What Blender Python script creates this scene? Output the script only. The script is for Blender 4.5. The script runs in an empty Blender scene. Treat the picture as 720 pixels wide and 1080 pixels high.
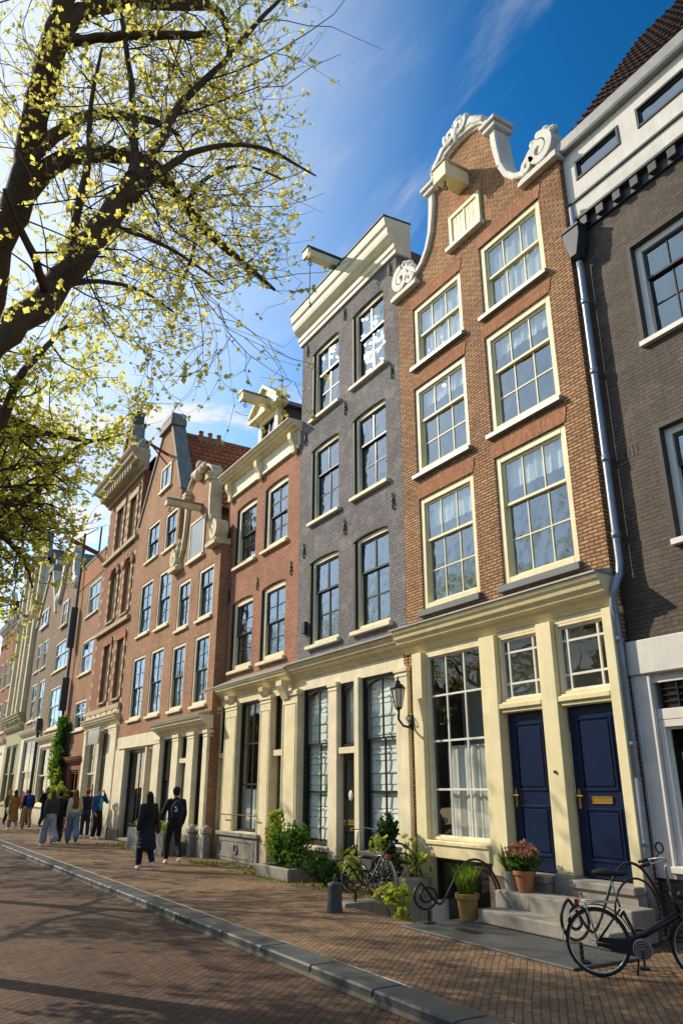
import bpy, bmesh, math, random
from mathutils import Vector, Matrix, noise
from mathutils.geometry import tessellate_polygon
random.seed(11)
R = math.radians
PI = math.pi
scene = bpy.context.scene
COL = scene.collection
YF = 8.7

# ------------------------------------------------------------------ materials
MATS = {}
class NT:
    def __init__(s, name):
        s.m = bpy.data.materials.new(name); s.m.use_nodes = True
        s.t = s.m.node_tree; s.n = s.t.nodes; s.l = s.t.links
        s.bsdf = s.n['Principled BSDF']; s.out = s.n['Material Output']
    def node(s, typ, **kw):
        n = s.n.new(typ)
        for k, v in kw.items():
            if k in n.inputs: n.inputs[k].default_value = v
            else: setattr(n, k, v)
        return n
    def link(s, a, b): s.l.new(a, b)
def rgb(c): return (c[0], c[1], c[2], 1)
def objco(t, scale=(1,1,1), rot=(0,0,0)):
    tc = t.node('ShaderNodeTexCoord'); mp = t.node('ShaderNodeMapping')
    mp.inputs['Scale'].default_value = scale; mp.inputs['Rotation'].default_value = rot
    t.link(tc.outputs['Object'], mp.inputs['Vector']); return mp.outputs['Vector']
def wallco(t):
    tc = t.node('ShaderNodeTexCoord'); sp = t.node('ShaderNodeSeparateXYZ'); ad = t.node('ShaderNodeMath', operation='ADD'); cb = t.node('ShaderNodeCombineXYZ')
    t.link(tc.outputs['Object'], sp.inputs[0]); t.link(sp.outputs['X'], ad.inputs[0]); t.link(sp.outputs['Y'], ad.inputs[1])
    t.link(ad.outputs[0], cb.inputs['X']); t.link(sp.outputs['Z'], cb.inputs['Y']); return cb.outputs[0]
def mul_noise(t, colsock, vec, scale, lo, hi, detail=4):
    nz = t.node('ShaderNodeTexNoise', Scale=scale, Detail=detail, Roughness=.65); t.link(vec, nz.inputs['Vector'])
    mr = t.node('ShaderNodeMapRange'); mr.inputs['From Min'].default_value = .3; mr.inputs['From Max'].default_value = .7
    mr.inputs['To Min'].default_value = lo; mr.inputs['To Max'].default_value = hi
    t.link(nz.outputs['Fac'], mr.inputs['Value'])
    mx = t.node('ShaderNodeVectorMath', operation='SCALE')
    t.link(colsock, mx.inputs[0]); t.link(mr.outputs[0], mx.inputs['Scale']); return mx.outputs[0]
def bump(t, hsock, strength, dist, normal=None):
    b = t.node('ShaderNodeBump', Strength=strength, Distance=dist); t.link(hsock, b.inputs['Height'])
    if normal: t.link(normal, b.inputs['Normal'])
    return b.outputs[0]
def paint(name, c, rough=.55, var=.14, scale=2.5, metal=0.0, bumpd=.002, bscale=40, spec=.4, dirt=True, grime=False):
    t = NT(name); v = objco(t)
    cn = t.node('ShaderNodeRGB'); cn.outputs[0].default_value = rgb(c)
    s = mul_noise(t, cn.outputs[0], v, scale, 1 - var, 1 + var * .5)
    if dirt: s = mul_noise(t, s, objco(t, (9, 9, .7)), 1.2, 1 - var * .8, 1 + var * .2, 6)
    if grime:
        sp = t.node('ShaderNodeSeparateXYZ'); t.link(objco(t), sp.inputs[0]); gn = t.node('ShaderNodeTexNoise', Scale=3.5, Detail=6, Roughness=.7); t.link(objco(t, (1,1,.35)), gn.inputs['Vector'])
        ga = t.node('ShaderNodeMath', operation='MULTIPLY_ADD'); ga.inputs[1].default_value = 1.1; t.link(gn.outputs['Fac'], ga.inputs[0]); ga.inputs[2].default_value = -.45
        gs = t.node('ShaderNodeMath', operation='SUBTRACT'); t.link(sp.outputs['Z'], gs.inputs[0]); t.link(ga.outputs[0], gs.inputs[1])
        gm = t.node('ShaderNodeMapRange'); gm.inputs['From Min'].default_value = -.1; gm.inputs['From Max'].default_value = .9; gm.inputs['To Min'].default_value = .75; gm.inputs['To Max'].default_value = 0; t.link(gs.outputs[0], gm.inputs['Value'])
        mxg = t.node('ShaderNodeMix', data_type='RGBA'); t.link(gm.outputs[0], mxg.inputs[0]); t.link(s, mxg.inputs[6]); mxg.inputs[7].default_value = (.22,.18,.13,1); s = mxg.outputs[2]
        # chips and stains
        cn2 = t.node('ShaderNodeTexNoise', Scale=7, Detail=9, Roughness=.75); t.link(v, cn2.inputs['Vector'])
        cm = t.node('ShaderNodeMapRange'); cm.inputs['From Min'].default_value = .60; cm.inputs['From Max'].default_value = .74; cm.inputs['To Max'].default_value = .45; t.link(cn2.outputs['Fac'], cm.inputs['Value'])
        mxc = t.node('ShaderNodeMix', data_type='RGBA'); t.link(cm.outputs[0], mxc.inputs[0]); t.link(s, mxc.inputs[6]); mxc.inputs[7].default_value = (c[0]*.55,c[1]*.52,c[2]*.5,1); s = mxc.outputs[2]
    t.link(s, t.bsdf.inputs['Base Color'])
    t.bsdf.inputs['Roughness'].default_value = rough; t.bsdf.inputs['Metallic'].default_value = metal
    t.bsdf.inputs['Specular IOR Level'].default_value = spec
    nz = t.node('ShaderNodeTexNoise', Scale=bscale, Detail=4); t.link(v, nz.inputs['Vector'])
    t.link(bump(t, nz.outputs['Fac'], .5, bumpd), t.bsdf.inputs['Normal'])
    MATS[name] = t.m; return t.m
def brick(name, c1, c2, mortar, bw=.19, rh=.055, ms=.009, var=.3, bd=.012, rough=.85, soldier=False, patch=None, bias=0.0, fine=.25):
    t = NT(name); v = wallco(t)
    if soldier:
        mp = t.node('ShaderNodeMapping'); mp.inputs['Rotation'].default_value = (0, 0, PI/2); t.link(v, mp.inputs['Vector']); v = mp.outputs[0]
    # slightly wavy courses
    wn = t.node('ShaderNodeTexNoise', Scale=1.7, Detail=2); t.link(v, wn.inputs['Vector'])
    ws = t.node('ShaderNodeVectorMath', operation='SCALE'); ws.inputs['Scale'].default_value = .03; t.link(wn.outputs['Color'], ws.inputs[0])
    wa = t.node('ShaderNodeVectorMath', operation='ADD'); t.link(v, wa.inputs[0]); t.link(ws.outputs[0], wa.inputs[1])
    bt = t.node('ShaderNodeTexBrick', offset=.5, Scale=1.0); t.link(wa.outputs[0], bt.inputs['Vector'])
    bt.inputs['Color1'].default_value = rgb(c1); bt.inputs['Color2'].default_value = rgb(c2); bt.inputs['Mortar'].default_value = rgb(mortar)
    bt.inputs['Mortar Size'].default_value = ms; bt.inputs['Mortar Smooth'].default_value = .3; bt.inputs['Bias'].default_value = bias
    bt.inputs['Brick Width'].default_value = bw; bt.inputs['Row Height'].default_value = rh
    col = mul_noise(t, bt.outputs['Color'], v, .55, 1 - var, 1 + var * .7, 6)
    col = mul_noise(t, col, v, 14, 1 - fine, 1 + fine, 3)
    st = t.node('ShaderNodeMapping'); st.inputs['Scale'].default_value = (5, .25, 1); t.link(v, st.inputs['Vector'])
    col = mul_noise(t, col, st.outputs[0], 1.0, 1 - var * .5, 1.08, 5)
    pn = t.node('ShaderNodeTexNoise', Scale=.9, Detail=5, Roughness=.6, Distortion=1.2); t.link(v, pn.inputs['Vector'])
    pm = t.node('ShaderNodeMapRange'); pm.inputs['From Min'].default_value = .56; pm.inputs['From Max'].default_value = .64; pm.inputs['To Max'].default_value = .3; t.link(pn.outputs['Fac'], pm.inputs['Value'])
    px_ = t.node('ShaderNodeMix', data_type='RGBA'); t.link(pm.outputs[0], px_.inputs[0]); t.link(col, px_.inputs[6]); px_.inputs[7].default_value = rgb([q*.5 + .03 for q in c2]); col = px_.outputs[2]
    if patch:
        nz = t.node('ShaderNodeTexNoise', Scale=2.2, Detail=6, Roughness=.7); t.link(v, nz.inputs['Vector'])
        cr = t.node('ShaderNodeMapRange'); cr.inputs['From Min'].default_value = .52; cr.inputs['From Max'].default_value = .68; cr.inputs['To Max'].default_value = .7; t.link(nz.outputs['Fac'], cr.inputs['Value'])
        mx = t.node('ShaderNodeMix', data_type='RGBA'); t.link(cr.outputs[0], mx.inputs[0]); t.link(col, mx.inputs[6]); mx.inputs[7].default_value = rgb(patch); col = mx.outputs[2]
    t.link(col, t.bsdf.inputs['Base Color']); t.bsdf.inputs['Roughness'].default_value = rough; t.bsdf.inputs['Specular IOR Level'].default_value = .25
    inv = t.node('ShaderNodeMath', operation='SUBTRACT'); inv.inputs[0].default_value = 1; t.link(bt.outputs['Fac'], inv.inputs[1])
    nz = t.node('ShaderNodeTexNoise', Scale=30, Detail=5, Roughness=.7); t.link(v, nz.inputs['Vector'])
    n1 = bump(t, inv.outputs[0], .9, bd); n2 = bump(t, nz.outputs['Fac'], .55, bd, n1)
    t.link(n2, t.bsdf.inputs['Normal']); MATS[name] = t.m; return t.m
def paving(name, c1, c2, mortar, bw, rh, ang):
    t = NT(name); v = objco(t, (1,1,1), (0,0,R(ang)))
    wn = t.node('ShaderNodeTexNoise', Scale=2.3, Detail=2); t.link(v, wn.inputs['Vector'])
    ws = t.node('ShaderNodeVectorMath', operation='SCALE'); ws.inputs['Scale'].default_value = .035; t.link(wn.outputs['Color'], ws.inputs[0])
    wa = t.node('ShaderNodeVectorMath', operation='ADD'); t.link(v, wa.inputs[0]); t.link(ws.outputs[0], wa.inputs[1])
    bt = t.node('ShaderNodeTexBrick', offset=.5, Scale=1.0); t.link(wa.outputs[0], bt.inputs['Vector'])
    bt.inputs['Color1'].default_value = rgb(c1); bt.inputs['Color2'].default_value = rgb(c2); bt.inputs['Mortar'].default_value = rgb(mortar)
    bt.inputs['Mortar Size'].default_value = .008; bt.inputs['Mortar Smooth'].default_value = .4
    bt.inputs['Brick Width'].default_value = bw; bt.inputs['Row Height'].default_value = rh
    col = mul_noise(t, bt.outputs['Color'], v, .4, .72, 1.2, 6); col = mul_noise(t, col, v, 9, .75, 1.25, 4); col = mul_noise(t, col, v, 1.6, .8, 1.15, 5)
    t.link(col, t.bsdf.inputs['Base Color']); t.bsdf.inputs['Roughness'].default_value = .8; t.bsdf.inputs['Specular IOR Level'].default_value = .3
    inv = t.node('ShaderNodeMath', operation='SUBTRACT'); inv.inputs[0].default_value = 1; t.link(bt.outputs['Fac'], inv.inputs[1])
    nz = t.node('ShaderNodeTexNoise', Scale=7, Detail=6, Roughness=.7); t.link(v, nz.inputs['Vector'])
    n1 = bump(t, inv.outputs[0], .8, .01); n2 = bump(t, nz.outputs['Fac'], .6, .02, n1)
    t.link(n2, t.bsdf.inputs['Normal']); MATS[name] = t.m; return t.m
def glass(name, tint=(.75,.8,.8), k=1.5, base=.10, wob=.02, ws=1.3, rcol=(.95,.97,1)):
    t = NT(name); v = objco(t); t.n.remove(t.bsdf)
    nz = t.node('ShaderNodeTexNoise', Scale=ws, Detail=2); t.link(v, nz.inputs['Vector'])
    nb = bump(t, nz.outputs['Fac'], 1.0, wob)
    fr = t.node('ShaderNodeLayerWeight', Blend=.5); pw = t.node('ShaderNodeMath', operation='POWER'); pw.inputs[1].default_value = 3
    t.link(fr.outputs['Facing'], pw.inputs[0])
    ma = t.node('ShaderNodeMath', operation='MULTIPLY_ADD', use_clamp=True); ma.inputs[1].default_value = k; ma.inputs[2].default_value = base
    t.link(pw.outputs[0], ma.inputs[0])
    tr = t.node('ShaderNodeBsdfTransparent'); tr.inputs[0].default_value = rgb(tint)
    gl = t.node('ShaderNodeBsdfGlossy', Roughness=.012); gl.inputs['Color'].default_value = rcol + (1,); t.link(nb, gl.inputs['Normal'])
    mx = t.node('ShaderNodeMixShader'); t.link(ma.outputs[0], mx.inputs[0]); t.link(tr.outputs[0], mx.inputs[1]); t.link(gl.outputs[0], mx.inputs[2])
    t.link(mx.outputs[0], t.out.inputs['Surface']); MATS[name] = t.m; return t.m
def leafmat(name, c, tc, var=.45, mixf=.55, scale=3.0):
    t = NT(name); t.n.remove(t.bsdf); v = objco(t)
    def colr(cc):
        cn = t.node('ShaderNodeRGB'); cn.outputs[0].default_value = rgb(cc); return mul_noise(t, mul_noise(t, cn.outputs[0], v, scale, 1-var, 1+var, 2), v, 23, .7, 1.3, 1)
    d = t.node('ShaderNodeBsdfDiffuse'); t.link(colr(c), d.inputs['Color'])
    tl = t.node('ShaderNodeBsdfTranslucent'); t.link(colr(tc), tl.inputs['Color'])
    mx = t.node('ShaderNodeMixShader'); mx.inputs[0].default_value = mixf
    t.link(d.outputs[0], mx.inputs[1]); t.link(tl.outputs[0], mx.inputs[2]); t.link(mx.outputs[0], t.out.inputs['Surface'])
    MATS[name] = t.m; return t.m
def tiles(name, c1, c2):
    t = NT(name); tc = t.node('ShaderNodeTexCoord')
    uvn = t.node('ShaderNodeUVMap')
    bt = t.node('ShaderNodeTexBrick', offset=0.0, Scale=1.0); t.link(uvn.outputs[0], bt.inputs['Vector'])
    bt.inputs['Color1'].default_value = rgb(c1); bt.inputs['Color2'].default_value = rgb(c2); bt.inputs['Mortar'].default_value = rgb([x*.35 for x in c1])
    bt.inputs['Mortar Size'].default_value = .02; bt.inputs['Mortar Smooth'].default_value = .5; bt.inputs['Brick Width'].default_value = .24; bt.inputs['Row Height'].default_value = .32
    col = mul_noise(t, bt.outputs['Color'], tc.outputs['Object'], 1.2, .65, 1.2, 5); t.link(col, t.bsdf.inputs['Base Color'])
    t.bsdf.inputs['Roughness'].default_value = .7
    MATS[name] = t.m; return t.m

brick('brick_tan', (.63,.345,.175), (.41,.195,.095), (.15,.09,.055), .19, .058, .013, .28, .018, bias=-.1)
brick('brick_tan_soldier', (.54,.215,.095), (.42,.155,.065), (.30,.2,.14), .24, .058, .009, .2, .012, soldier=True)
brick('brick_grey', (.29,.268,.275), (.22,.205,.215), (.17,.16,.165), .2, .062, .012, .3, .034, patch=(.37,.325,.29))
brick('brick_red', (.47,.20,.12), (.37,.145,.085), (.36,.21,.145), .19, .056, .009, .25, .009)
brick('brick_brown', (.50,.255,.135), (.37,.175,.09), (.33,.21,.145), .19, .056, .009, .25, .009)
brick('brick_orange', (.52,.20,.08), (.42,.15,.06), (.32,.18,.11), .19, .056, .009, .2, .008)
brick('brick_rust', (.42,.18,.095), (.31,.125,.065), (.24,.14,.1), .19, .056, .009, .25, .008)
brick('brick_dull', (.37,.265,.18), (.28,.19,.125), (.2,.15,.11), .19, .056, .009, .25, .008)
brick('brick_dark', (.135,.10,.08), (.095,.072,.058), (.08,.062,.05), .21, .062, .010, .3, .016, rough=.7, patch=(.15,.12,.10))
brick('brick_base', (.24,.15,.10), (.16,.10,.07), (.2,.17,.14), .2, .06, .01, .3, .01)
paint('paint_yellow', (.89,.78,.47), .5, .13, grime=True)
paint('paint_sash', (.86,.78,.50), .5, .08)
paint('paint_white', (.80,.78,.72), .5, .10)
paint('paint_cream', (.86,.75,.48), .55, .17, grime=True)
paint('paint_cream_light', (.86,.77,.54), .55, .17, grime=True)
paint('paint_stone_cream', (.72,.62,.42), .7, .22, bumpd=.01, bscale=18)
paint('paint_stone_white', (.78,.75,.68), .7, .16, bumpd=.006, bscale=20)
paint('paint_plaster', (.74,.71,.66), .8, .12, bumpd=.008, bscale=14)
paint('paint_base_white', (.80,.75,.70), .6, .14, grime=True)
paint('paint_black', (.012,.013,.015), .35, .1)
paint('reveal_dark', (.02,.018,.018), .6, .1)
paint('paint_navy', (.003,.014,.055), .3, .12, spec=.28, bumpd=.0006)
paint('paint_green_black', (.012,.016,.018), .2, .1, spec=.55, bumpd=.0006)
paint('paint_olive', (.42,.40,.22), .6, .2)
paint('paint_grey_green', (.10,.10,.085), .5, .15)
paint('slate_sill', (.12,.135,.15), .5, .15)
paint('stone_grey', (.27,.25,.22), .75, .25, bumpd=.006, bscale=25)
paint('stone_steps', (.34,.31,.265), .8, .22, bumpd=.006, bscale=25)
paint('stone_blue', (.075,.08,.084), .6, .28, bumpd=.005, bscale=30)
paint('stone_sand', (.50,.40,.26), .8, .2, bumpd=.006, bscale=25)
paint('lead', (.34,.34,.34), .45, .2, metal=.25)
paint('zinc', (.30,.35,.42), .38, .14, metal=.35)
paint('zinc_dark', (.05,.06,.07), .4, .15, metal=.2)
paint('corbel_dark', (.05,.055,.065), .5, .15)
paint('iron_black', (.010,.010,.011), .4, .1, spec=.5)
paint('brass', (.62,.40,.12), .28, .12, metal=.9)
paint('steel', (.55,.55,.55), .3, .1, metal=.9)
paint('rust_beam', (.20,.055,.03), .6, .2)
paint('slate_roof', (.09,.09,.095), .6, .25)
paint('terracotta', (.42,.17,.075), .8, .22)
paint('terracotta_ochre', (.42,.24,.07), .7, .25)
paint('pot_zinc', (.30,.28,.26), .6, .2)
paint('planter_grey', (.16,.165,.16), .7, .2)
paint('soil', (.05,.035,.022), .95, .3, bumpd=.02, bscale=30)
paint('interior_dark', (.13,.122,.105), .9, .3)
paint('curtain_white', (.80,.80,.78), .9, .06)
paint('blind_white', (.86,.89,.88), .8, .05)
paint('blind_blue', (.68,.76,.76), .8, .06)
paint('poster_dark', (.06,.055,.06), .5, .4, scale=5)
paint('sticker_lime', (.55,.62,.12), .6, .2)
paint('rubber', (.012,.012,.012), .6, .1)
paint('fender_grey', (.45,.45,.44), .35, .1)
paint('chain_silver', (.5,.5,.5), .3, .1, metal=.8)
paint('red_lens', (.5,.02,.015), .2, .1)
paint('lamp_glass', (.75,.72,.6), .15, .05)
paint('bark', (.13,.08,.042), .9, .4, scale=6, bumpd=.03, bscale=22)
paint('twig_bark', (.085,.055,.032), .9, .3)
paint('skin', (.55,.33,.23), .6, .06, dirt=False)
for nm, c in {'hair_black':(.012,.010,.010),'hair_brown':(.08,.04,.02),'hair_auburn':(.17,.07,.025),'hair_ginger':(.40,.13,.03),'cloth_navy':(.010,.014,.032),'cloth_black':(.010,.010,.012),
    'cloth_charcoal':(.045,.045,.045),'cloth_cream':(.62,.54,.40),'denim_light':(.30,.36,.44),'denim_blue':(.16,.25,.40),'cloth_blue':(.015,.07,.26),'cloth_teal':(.04,.36,.40),'cloth_mustard':(.42,.22,.05),
    'cloth_beige':(.45,.32,.17),'cloth_red':(.35,.03,.03),'cloth_olive':(.10,.10,.05),'shoe_white':(.75,.74,.72),'shoe_dark':(.02,.02,.02),'bag_brown':(.16,.06,.03),'cloth_dark_denim':(.025,.035,.065),'print_pale':(.6,.6,.55),'cloth_pink':(.55,.12,.16)}.items():
    paint(nm, c, .85, .15, 7, dirt=False, bumpd=.004, bscale=60)
glass('glass', (.8,.85,.85), k=.8, base=.27, wob=.04, ws=1.7, rcol=(.66,.82,1.0))  # blue of a clearer sky is put into the reflection colour
glass('glass_clear', (.92,.97,.96), .45, .03, .006, .9)
glass('glass_shop', (.85,.88,.86), .6, .05, .008, .8)
leafmat('leaf_elm', (.60,.54,.12), (.95,.88,.24), mixf=.62, var=.3)
leafmat('leaf_lime', (.46,.47,.07), (.92,.88,.16), mixf=.62, var=.35)
leafmat('leaf_tree_far', (.20,.26,.04), (.40,.46,.06))
leafmat('leaf_shrub', (.06,.13,.025), (.14,.28,.04), scale=6, mixf=.35)
leafmat('leaf_shrub_light', (.22,.30,.04), (.40,.48,.06), scale=6, mixf=.4)
leafmat('leaf_dark', (.03,.07,.025), (.06,.12,.03), scale=6, mixf=.3)
leafmat('leaf_yellow', (.22,.28,.04), (.42,.46,.06), scale=6, mixf=.4)
leafmat('leaf_grass', (.12,.20,.03), (.28,.40,.05), scale=6, mixf=.4)
leafmat('leaf_pink', (.42,.20,.15), (.42,.2,.12), scale=9, mixf=.25)
leafmat('leaf_moss', (.22,.26,.04), (.28,.34,.05), scale=3, mixf=.3)
tiles('tile_red', (.62,.17,.055), (.50,.12,.045)); tiles('tile_brown', (.12,.055,.035), (.085,.04,.028))
paving('pave_brick', (.25,.155,.092), (.18,.11,.066), (.10,.068,.043), .2, .072, 45)
paving('road_brick', (.125,.068,.042), (.082,.046,.03), (.038,.025,.018), .205, .09, 45)
M = MATS

# ------------------------------------------------------------------ mesh builder
NOSPLIT = {'foliage','light_foliage','crown','twigs','stems','flowers','wall','shopfront','interior','attic_band','blossom'}
class MB:
    def __init__(s): s.v = []; s.f = []; s.uv = {}
    def add(s, vs, fs):
        b = len(s.v); s.v += [tuple(p) for p in vs]; s.f += [tuple(b + i for i in f) for f in fs]; return s
    def box(s, x0, x1, y0, y1, z0, z1):
        return s.add([(x0,y0,z0),(x1,y0,z0),(x1,y1,z0),(x0,y1,z0),(x0,y0,z1),(x1,y0,z1),(x1,y1,z1),(x0,y1,z1)],
                     [(0,3,2,1),(4,5,6,7),(0,1,5,4),(1,2,6,5),(2,3,7,6),(3,0,4,7)])
    def quad(s, *p): return s.add(p, [tuple(range(len(p)))])
    def prism(s, poly, y0, y1, fn=None):
        # poly: (a,b) list; fn maps (a,b,y)->xyz ; default a=x,b=z
        fn = fn or (lambda a, b, y: (a, y, b)); n = len(poly)
        tri = tessellate_polygon([[Vector((a, b, 0)) for a, b in poly]])
        vs = [fn(a, b, y0) for a, b in poly] + [fn(a, b, y1) for a, b in poly]
        fs = [tuple(t) for t in tri] + [tuple(i + n for i in reversed(t)) for t in tri]
        fs += [(i, (i+1) % n, (i+1) % n + n, i + n) for i in range(n)]
        return s.add(vs, fs)
    def molding(s, prof, x0, x1):
        # prof: (y,z) polygon swept along x
        return s.prism(prof, x0, x1, lambda a, b, x: (x, a, b))
    def tube(s, path, rad, n=8, caps=True, flat=None):
        pts = [Vector(p) for p in path]; m = len(pts)
        rad = rad if isinstance(rad, (list, tuple)) else [rad] * m
        ref = None; rings = []; base = len(s.v)
        for i, p in enumerate(pts):
            t = (pts[min(i+1, m-1)] - pts[max(i-1, 0)])
            if t.length < 1e-9: t = Vector((0,0,1))
            t.normalize()
            if ref is None: ref = t.orthogonal().normalized()
            ref = (ref - t * ref.dot(t))
            if ref.length < 1e-6: ref = t.orthogonal()
            ref.normalize(); bi = t.cross(ref)
            for k in range(n):
                a = 2 * PI * k / n; s.v.append(tuple(p + (ref * math.cos(a) + bi * math.sin(a)) * rad[i]))
        for i in range(m - 1):
            for k in range(n):
                a = base + i*n + k; b = base + i*n + (k+1) % n
                s.f.append((a, b, b + n, a + n))
        if caps:
            s.f.append(tuple(base + k for k in reversed(range(n)))); s.f.append(tuple(base + (m-1)*n + k for k in range(n)))
        return s
    def ell(s, c, r, n=12, m=8, mat=None):
        b = len(s.v); c = Vector(c); vs = []
        for j in range(m + 1):
            th = PI * j / m
            for i in range(n):
                a = 2*PI*i/n; q = Vector((r[0]*math.sin(th)*math.cos(a), r[1]*math.sin(th)*math.sin(a), r[2]*math.cos(th)))
                if mat: q = mat @ q
                vs.append(c + q)
        fs = []
        for j in range(m):
            for i in range(n):
                fs.append((j*n+i, (j+1)*n+i, (j+1)*n+(i+1) % n, j*n+(i+1) % n))
        return s.add(vs, fs)
    def lathe(s, c, prof, n=16, axis='z'):
        vs = []; fs = []
        for r, z in prof:
            for i in range(n):
                a = 2*PI*i/n
                q = (r*math.cos(a), r*math.sin(a), z) if axis == 'z' else (r*math.cos(a), z, r*math.sin(a))
                vs.append((c[0]+q[0], c[1]+q[1], c[2]+q[2]))
        for j in range(len(prof) - 1):
            for i in range(n): fs.append((j*n+i, j*n+(i+1) % n, (j+1)*n+(i+1) % n, (j+1)*n+i))
        fs.append(tuple(reversed(range(n)))); fs.append(tuple((len(prof)-1)*n + i for i in range(n)))
        return s.add(vs, fs)
    def capsule(s, p0, r0, p1, r1, n=10):
        p0, p1 = Vector(p0), Vector(p1); d = p1 - p0
        L = d.length or 1e-6; u = d / L; path = []; rad = []
        for k in range(4):
            a = PI/2 * k / 4 ; path.append(p0 - u * r0 * math.cos(a)); rad.append(max(r0 * math.sin(a), 1e-4))
        path.append(p0); rad.append(r0); path.append(p1); rad.append(r1)
        for k in range(1, 5):
            a = PI/2 * k / 4; path.append(p1 + u * r1 * math.sin(a)); rad.append(max(r1 * math.cos(a), 1e-4))
        return s.tube(path, rad, n)
    def torus(s, c, R0, r, ax=(0,1,0), n=36, m=8):
        ax = Vector(ax).normalized(); u = ax.orthogonal().normalized(); w = ax.cross(u); c = Vector(c); b = len(s.v)
        for i in range(n):
            a = 2*PI*i/n; d = u*math.cos(a) + w*math.sin(a)
            for k in range(m):
                q = 2*PI*k/m; s.v.append(tuple(c + d*(R0 + r*math.cos(q)) + ax*r*math.sin(q)))
        for i in range(n):
            for k in range(m):
                s.f.append((b+i*m+k, b+((i+1) % n)*m+k, b+((i+1) % n)*m+(k+1) % m, b+i*m+(k+1) % m))
        return s
    def ribbon(s, path, w, y0, y1):
        # flat band of half-width list w following a path in xz, extruded y0..y1
        pts = [Vector((a, 0, b)) for a, b in path]; m = len(pts)
        w = w if isinstance(w, (list, tuple)) else [w]*m; A = []; B = []
        for i, p in enumerate(pts):
            t = (pts[min(i+1, m-1)] - pts[max(i-1, 0)]).normalized(); nn = Vector((-t.z, 0, t.x))
            A.append(p + nn*w[i]); B.append(p - nn*w[i])
        vs = []
        for i in range(m):
            for q, y in ((A[i], y0), (B[i], y0), (B[i], y1), (A[i], y1)): vs.append((q.x, y, q.z))
        fs = []
        for i in range(m-1):
            for k in range(4): fs.append((i*4+k, i*4+(k+1) % 4, i*4+4+(k+1) % 4, i*4+4+k))
        fs.append((3,2,1,0)); b = (m-1)*4; fs.append((b,b+1,b+2,b+3))
        return s.add(vs, fs)
    def clusters(s):
        n = len(s.v); par = list(range(n))
        def fd(a):
            while par[a] != a: par[a] = par[par[a]]; a = par[a]
            return a
        for f in s.f:
            for q in f[1:]: par[fd(q)] = fd(f[0])
        isl = {}
        for i in range(n): isl.setdefault(fd(i), []).append(i)
        keys = list(isl); bb = []
        for k in keys:
            P = [s.v[i] for i in isl[k]]; bb.append(([min(p[j] for p in P) for j in range(3)], [max(p[j] for p in P) for j in range(3)]))
        sz = [max(b[1][j]-b[0][j] for j in range(3)) for b in bb]; cp = list(range(len(keys)))
        def cf(a):
            while cp[a] != a: a = cp[a]
            return a
        for a in range(len(keys)):
            for b in range(a+1, len(keys)):
                g = math.sqrt(sum(max(0, bb[a][0][j]-bb[b][1][j], bb[b][0][j]-bb[a][1][j])**2 for j in range(3)))
                if g <= max(.019, .49*max(sz[a], sz[b])): cp[cf(b)] = cf(a)
        out = {}
        for a, k in enumerate(keys): out.setdefault(cf(a), []).append(k)
        if len(out) < 2: return [s]
        res = []
        for ks in out.values():
            ids = set(ks); m = MB(); mp = {}
            for f in s.f:
                if fd(f[0]) in ids:
                    for q in f:
                        if q not in mp: mp[q] = len(m.v); m.v.append(s.v[q])
                    m.f.append(tuple(mp[q] for q in f))
            res.append(m)
        return sorted(res, key=lambda m: -len(m.v))
    def build(s, name, mat, parent=None, smooth=False, bev=0, world=True, seg=1):
        if parent is not None and len(s.f) < 1500 and name not in NOSPLIT:
            cl = s.clusters()
            if len(cl) > 1:
                r = [m.build1(name, mat, parent, smooth, bev, world, seg) for m in cl]; return r[0]
        return s.build1(name, mat, parent, smooth, bev, world, seg)
    def build1(s, name, mat, parent=None, smooth=False, bev=0, world=True, seg=1):
        me = bpy.data.meshes.new(name)
        off = Vector((0,0,0))
        if parent is not None and world: off = parent['_o'] if '_o' in parent else (0,0,0); off = Vector(off)
        me.from_pydata([Vector(p) - off for p in s.v], [], s.f)
        me.validate()
        bm = bmesh.new(); bm.from_mesh(me); bmesh.ops.recalc_face_normals(bm, faces=bm.faces); bm.to_mesh(me); bm.free()
        me.materials.append(M[mat] if isinstance(mat, str) else mat)
        if smooth:
            for p in me.polygons: p.use_smooth = True
        o = bpy.data.objects.new(name, me); COL.objects.link(o)
        if parent is not None:
            o.parent = parent
            if world: o['_o'] = tuple(off)
        if bev:
            b = o.modifiers.new('bevel', 'BEVEL'); b.width = bev; b.segments = seg; b.limit_method = 'ANGLE'; b.angle_limit = R(40)
        return o
def tag(o, label=None, cat=None, group=None, kind=None):
    if label: o['label'] = label
    if cat: o['category'] = cat
    if group: o['group'] = group
    if kind: o['kind'] = kind
    return o
def thing(name, label, cat, loc=(0,0,0), rotz=0, group=None):
    o = bpy.data.objects.new(name, None); COL.objects.link(o); o.empty_display_size = .2
    o.location = loc; o.rotation_euler = (0, 0, rotz); o['_o'] = tuple(loc)
    return tag(o, label, cat, group)
def dup(root, loc, rotz, label, group=None):
    def cp(o, par):
        c = o.copy(); COL.objects.link(c)
        if par is not None: c.parent = par
        for ch in list(o.children): cp(ch, c)
        return c
    r = cp(root, None); r.location = loc; r.rotation_euler = (0, 0, rotz); r['label'] = label
    if group: r['group'] = group
    return r
def local(parent):   # parts built in the thing's own coordinates
    parent['_o'] = (0,0,0); return parent

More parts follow.
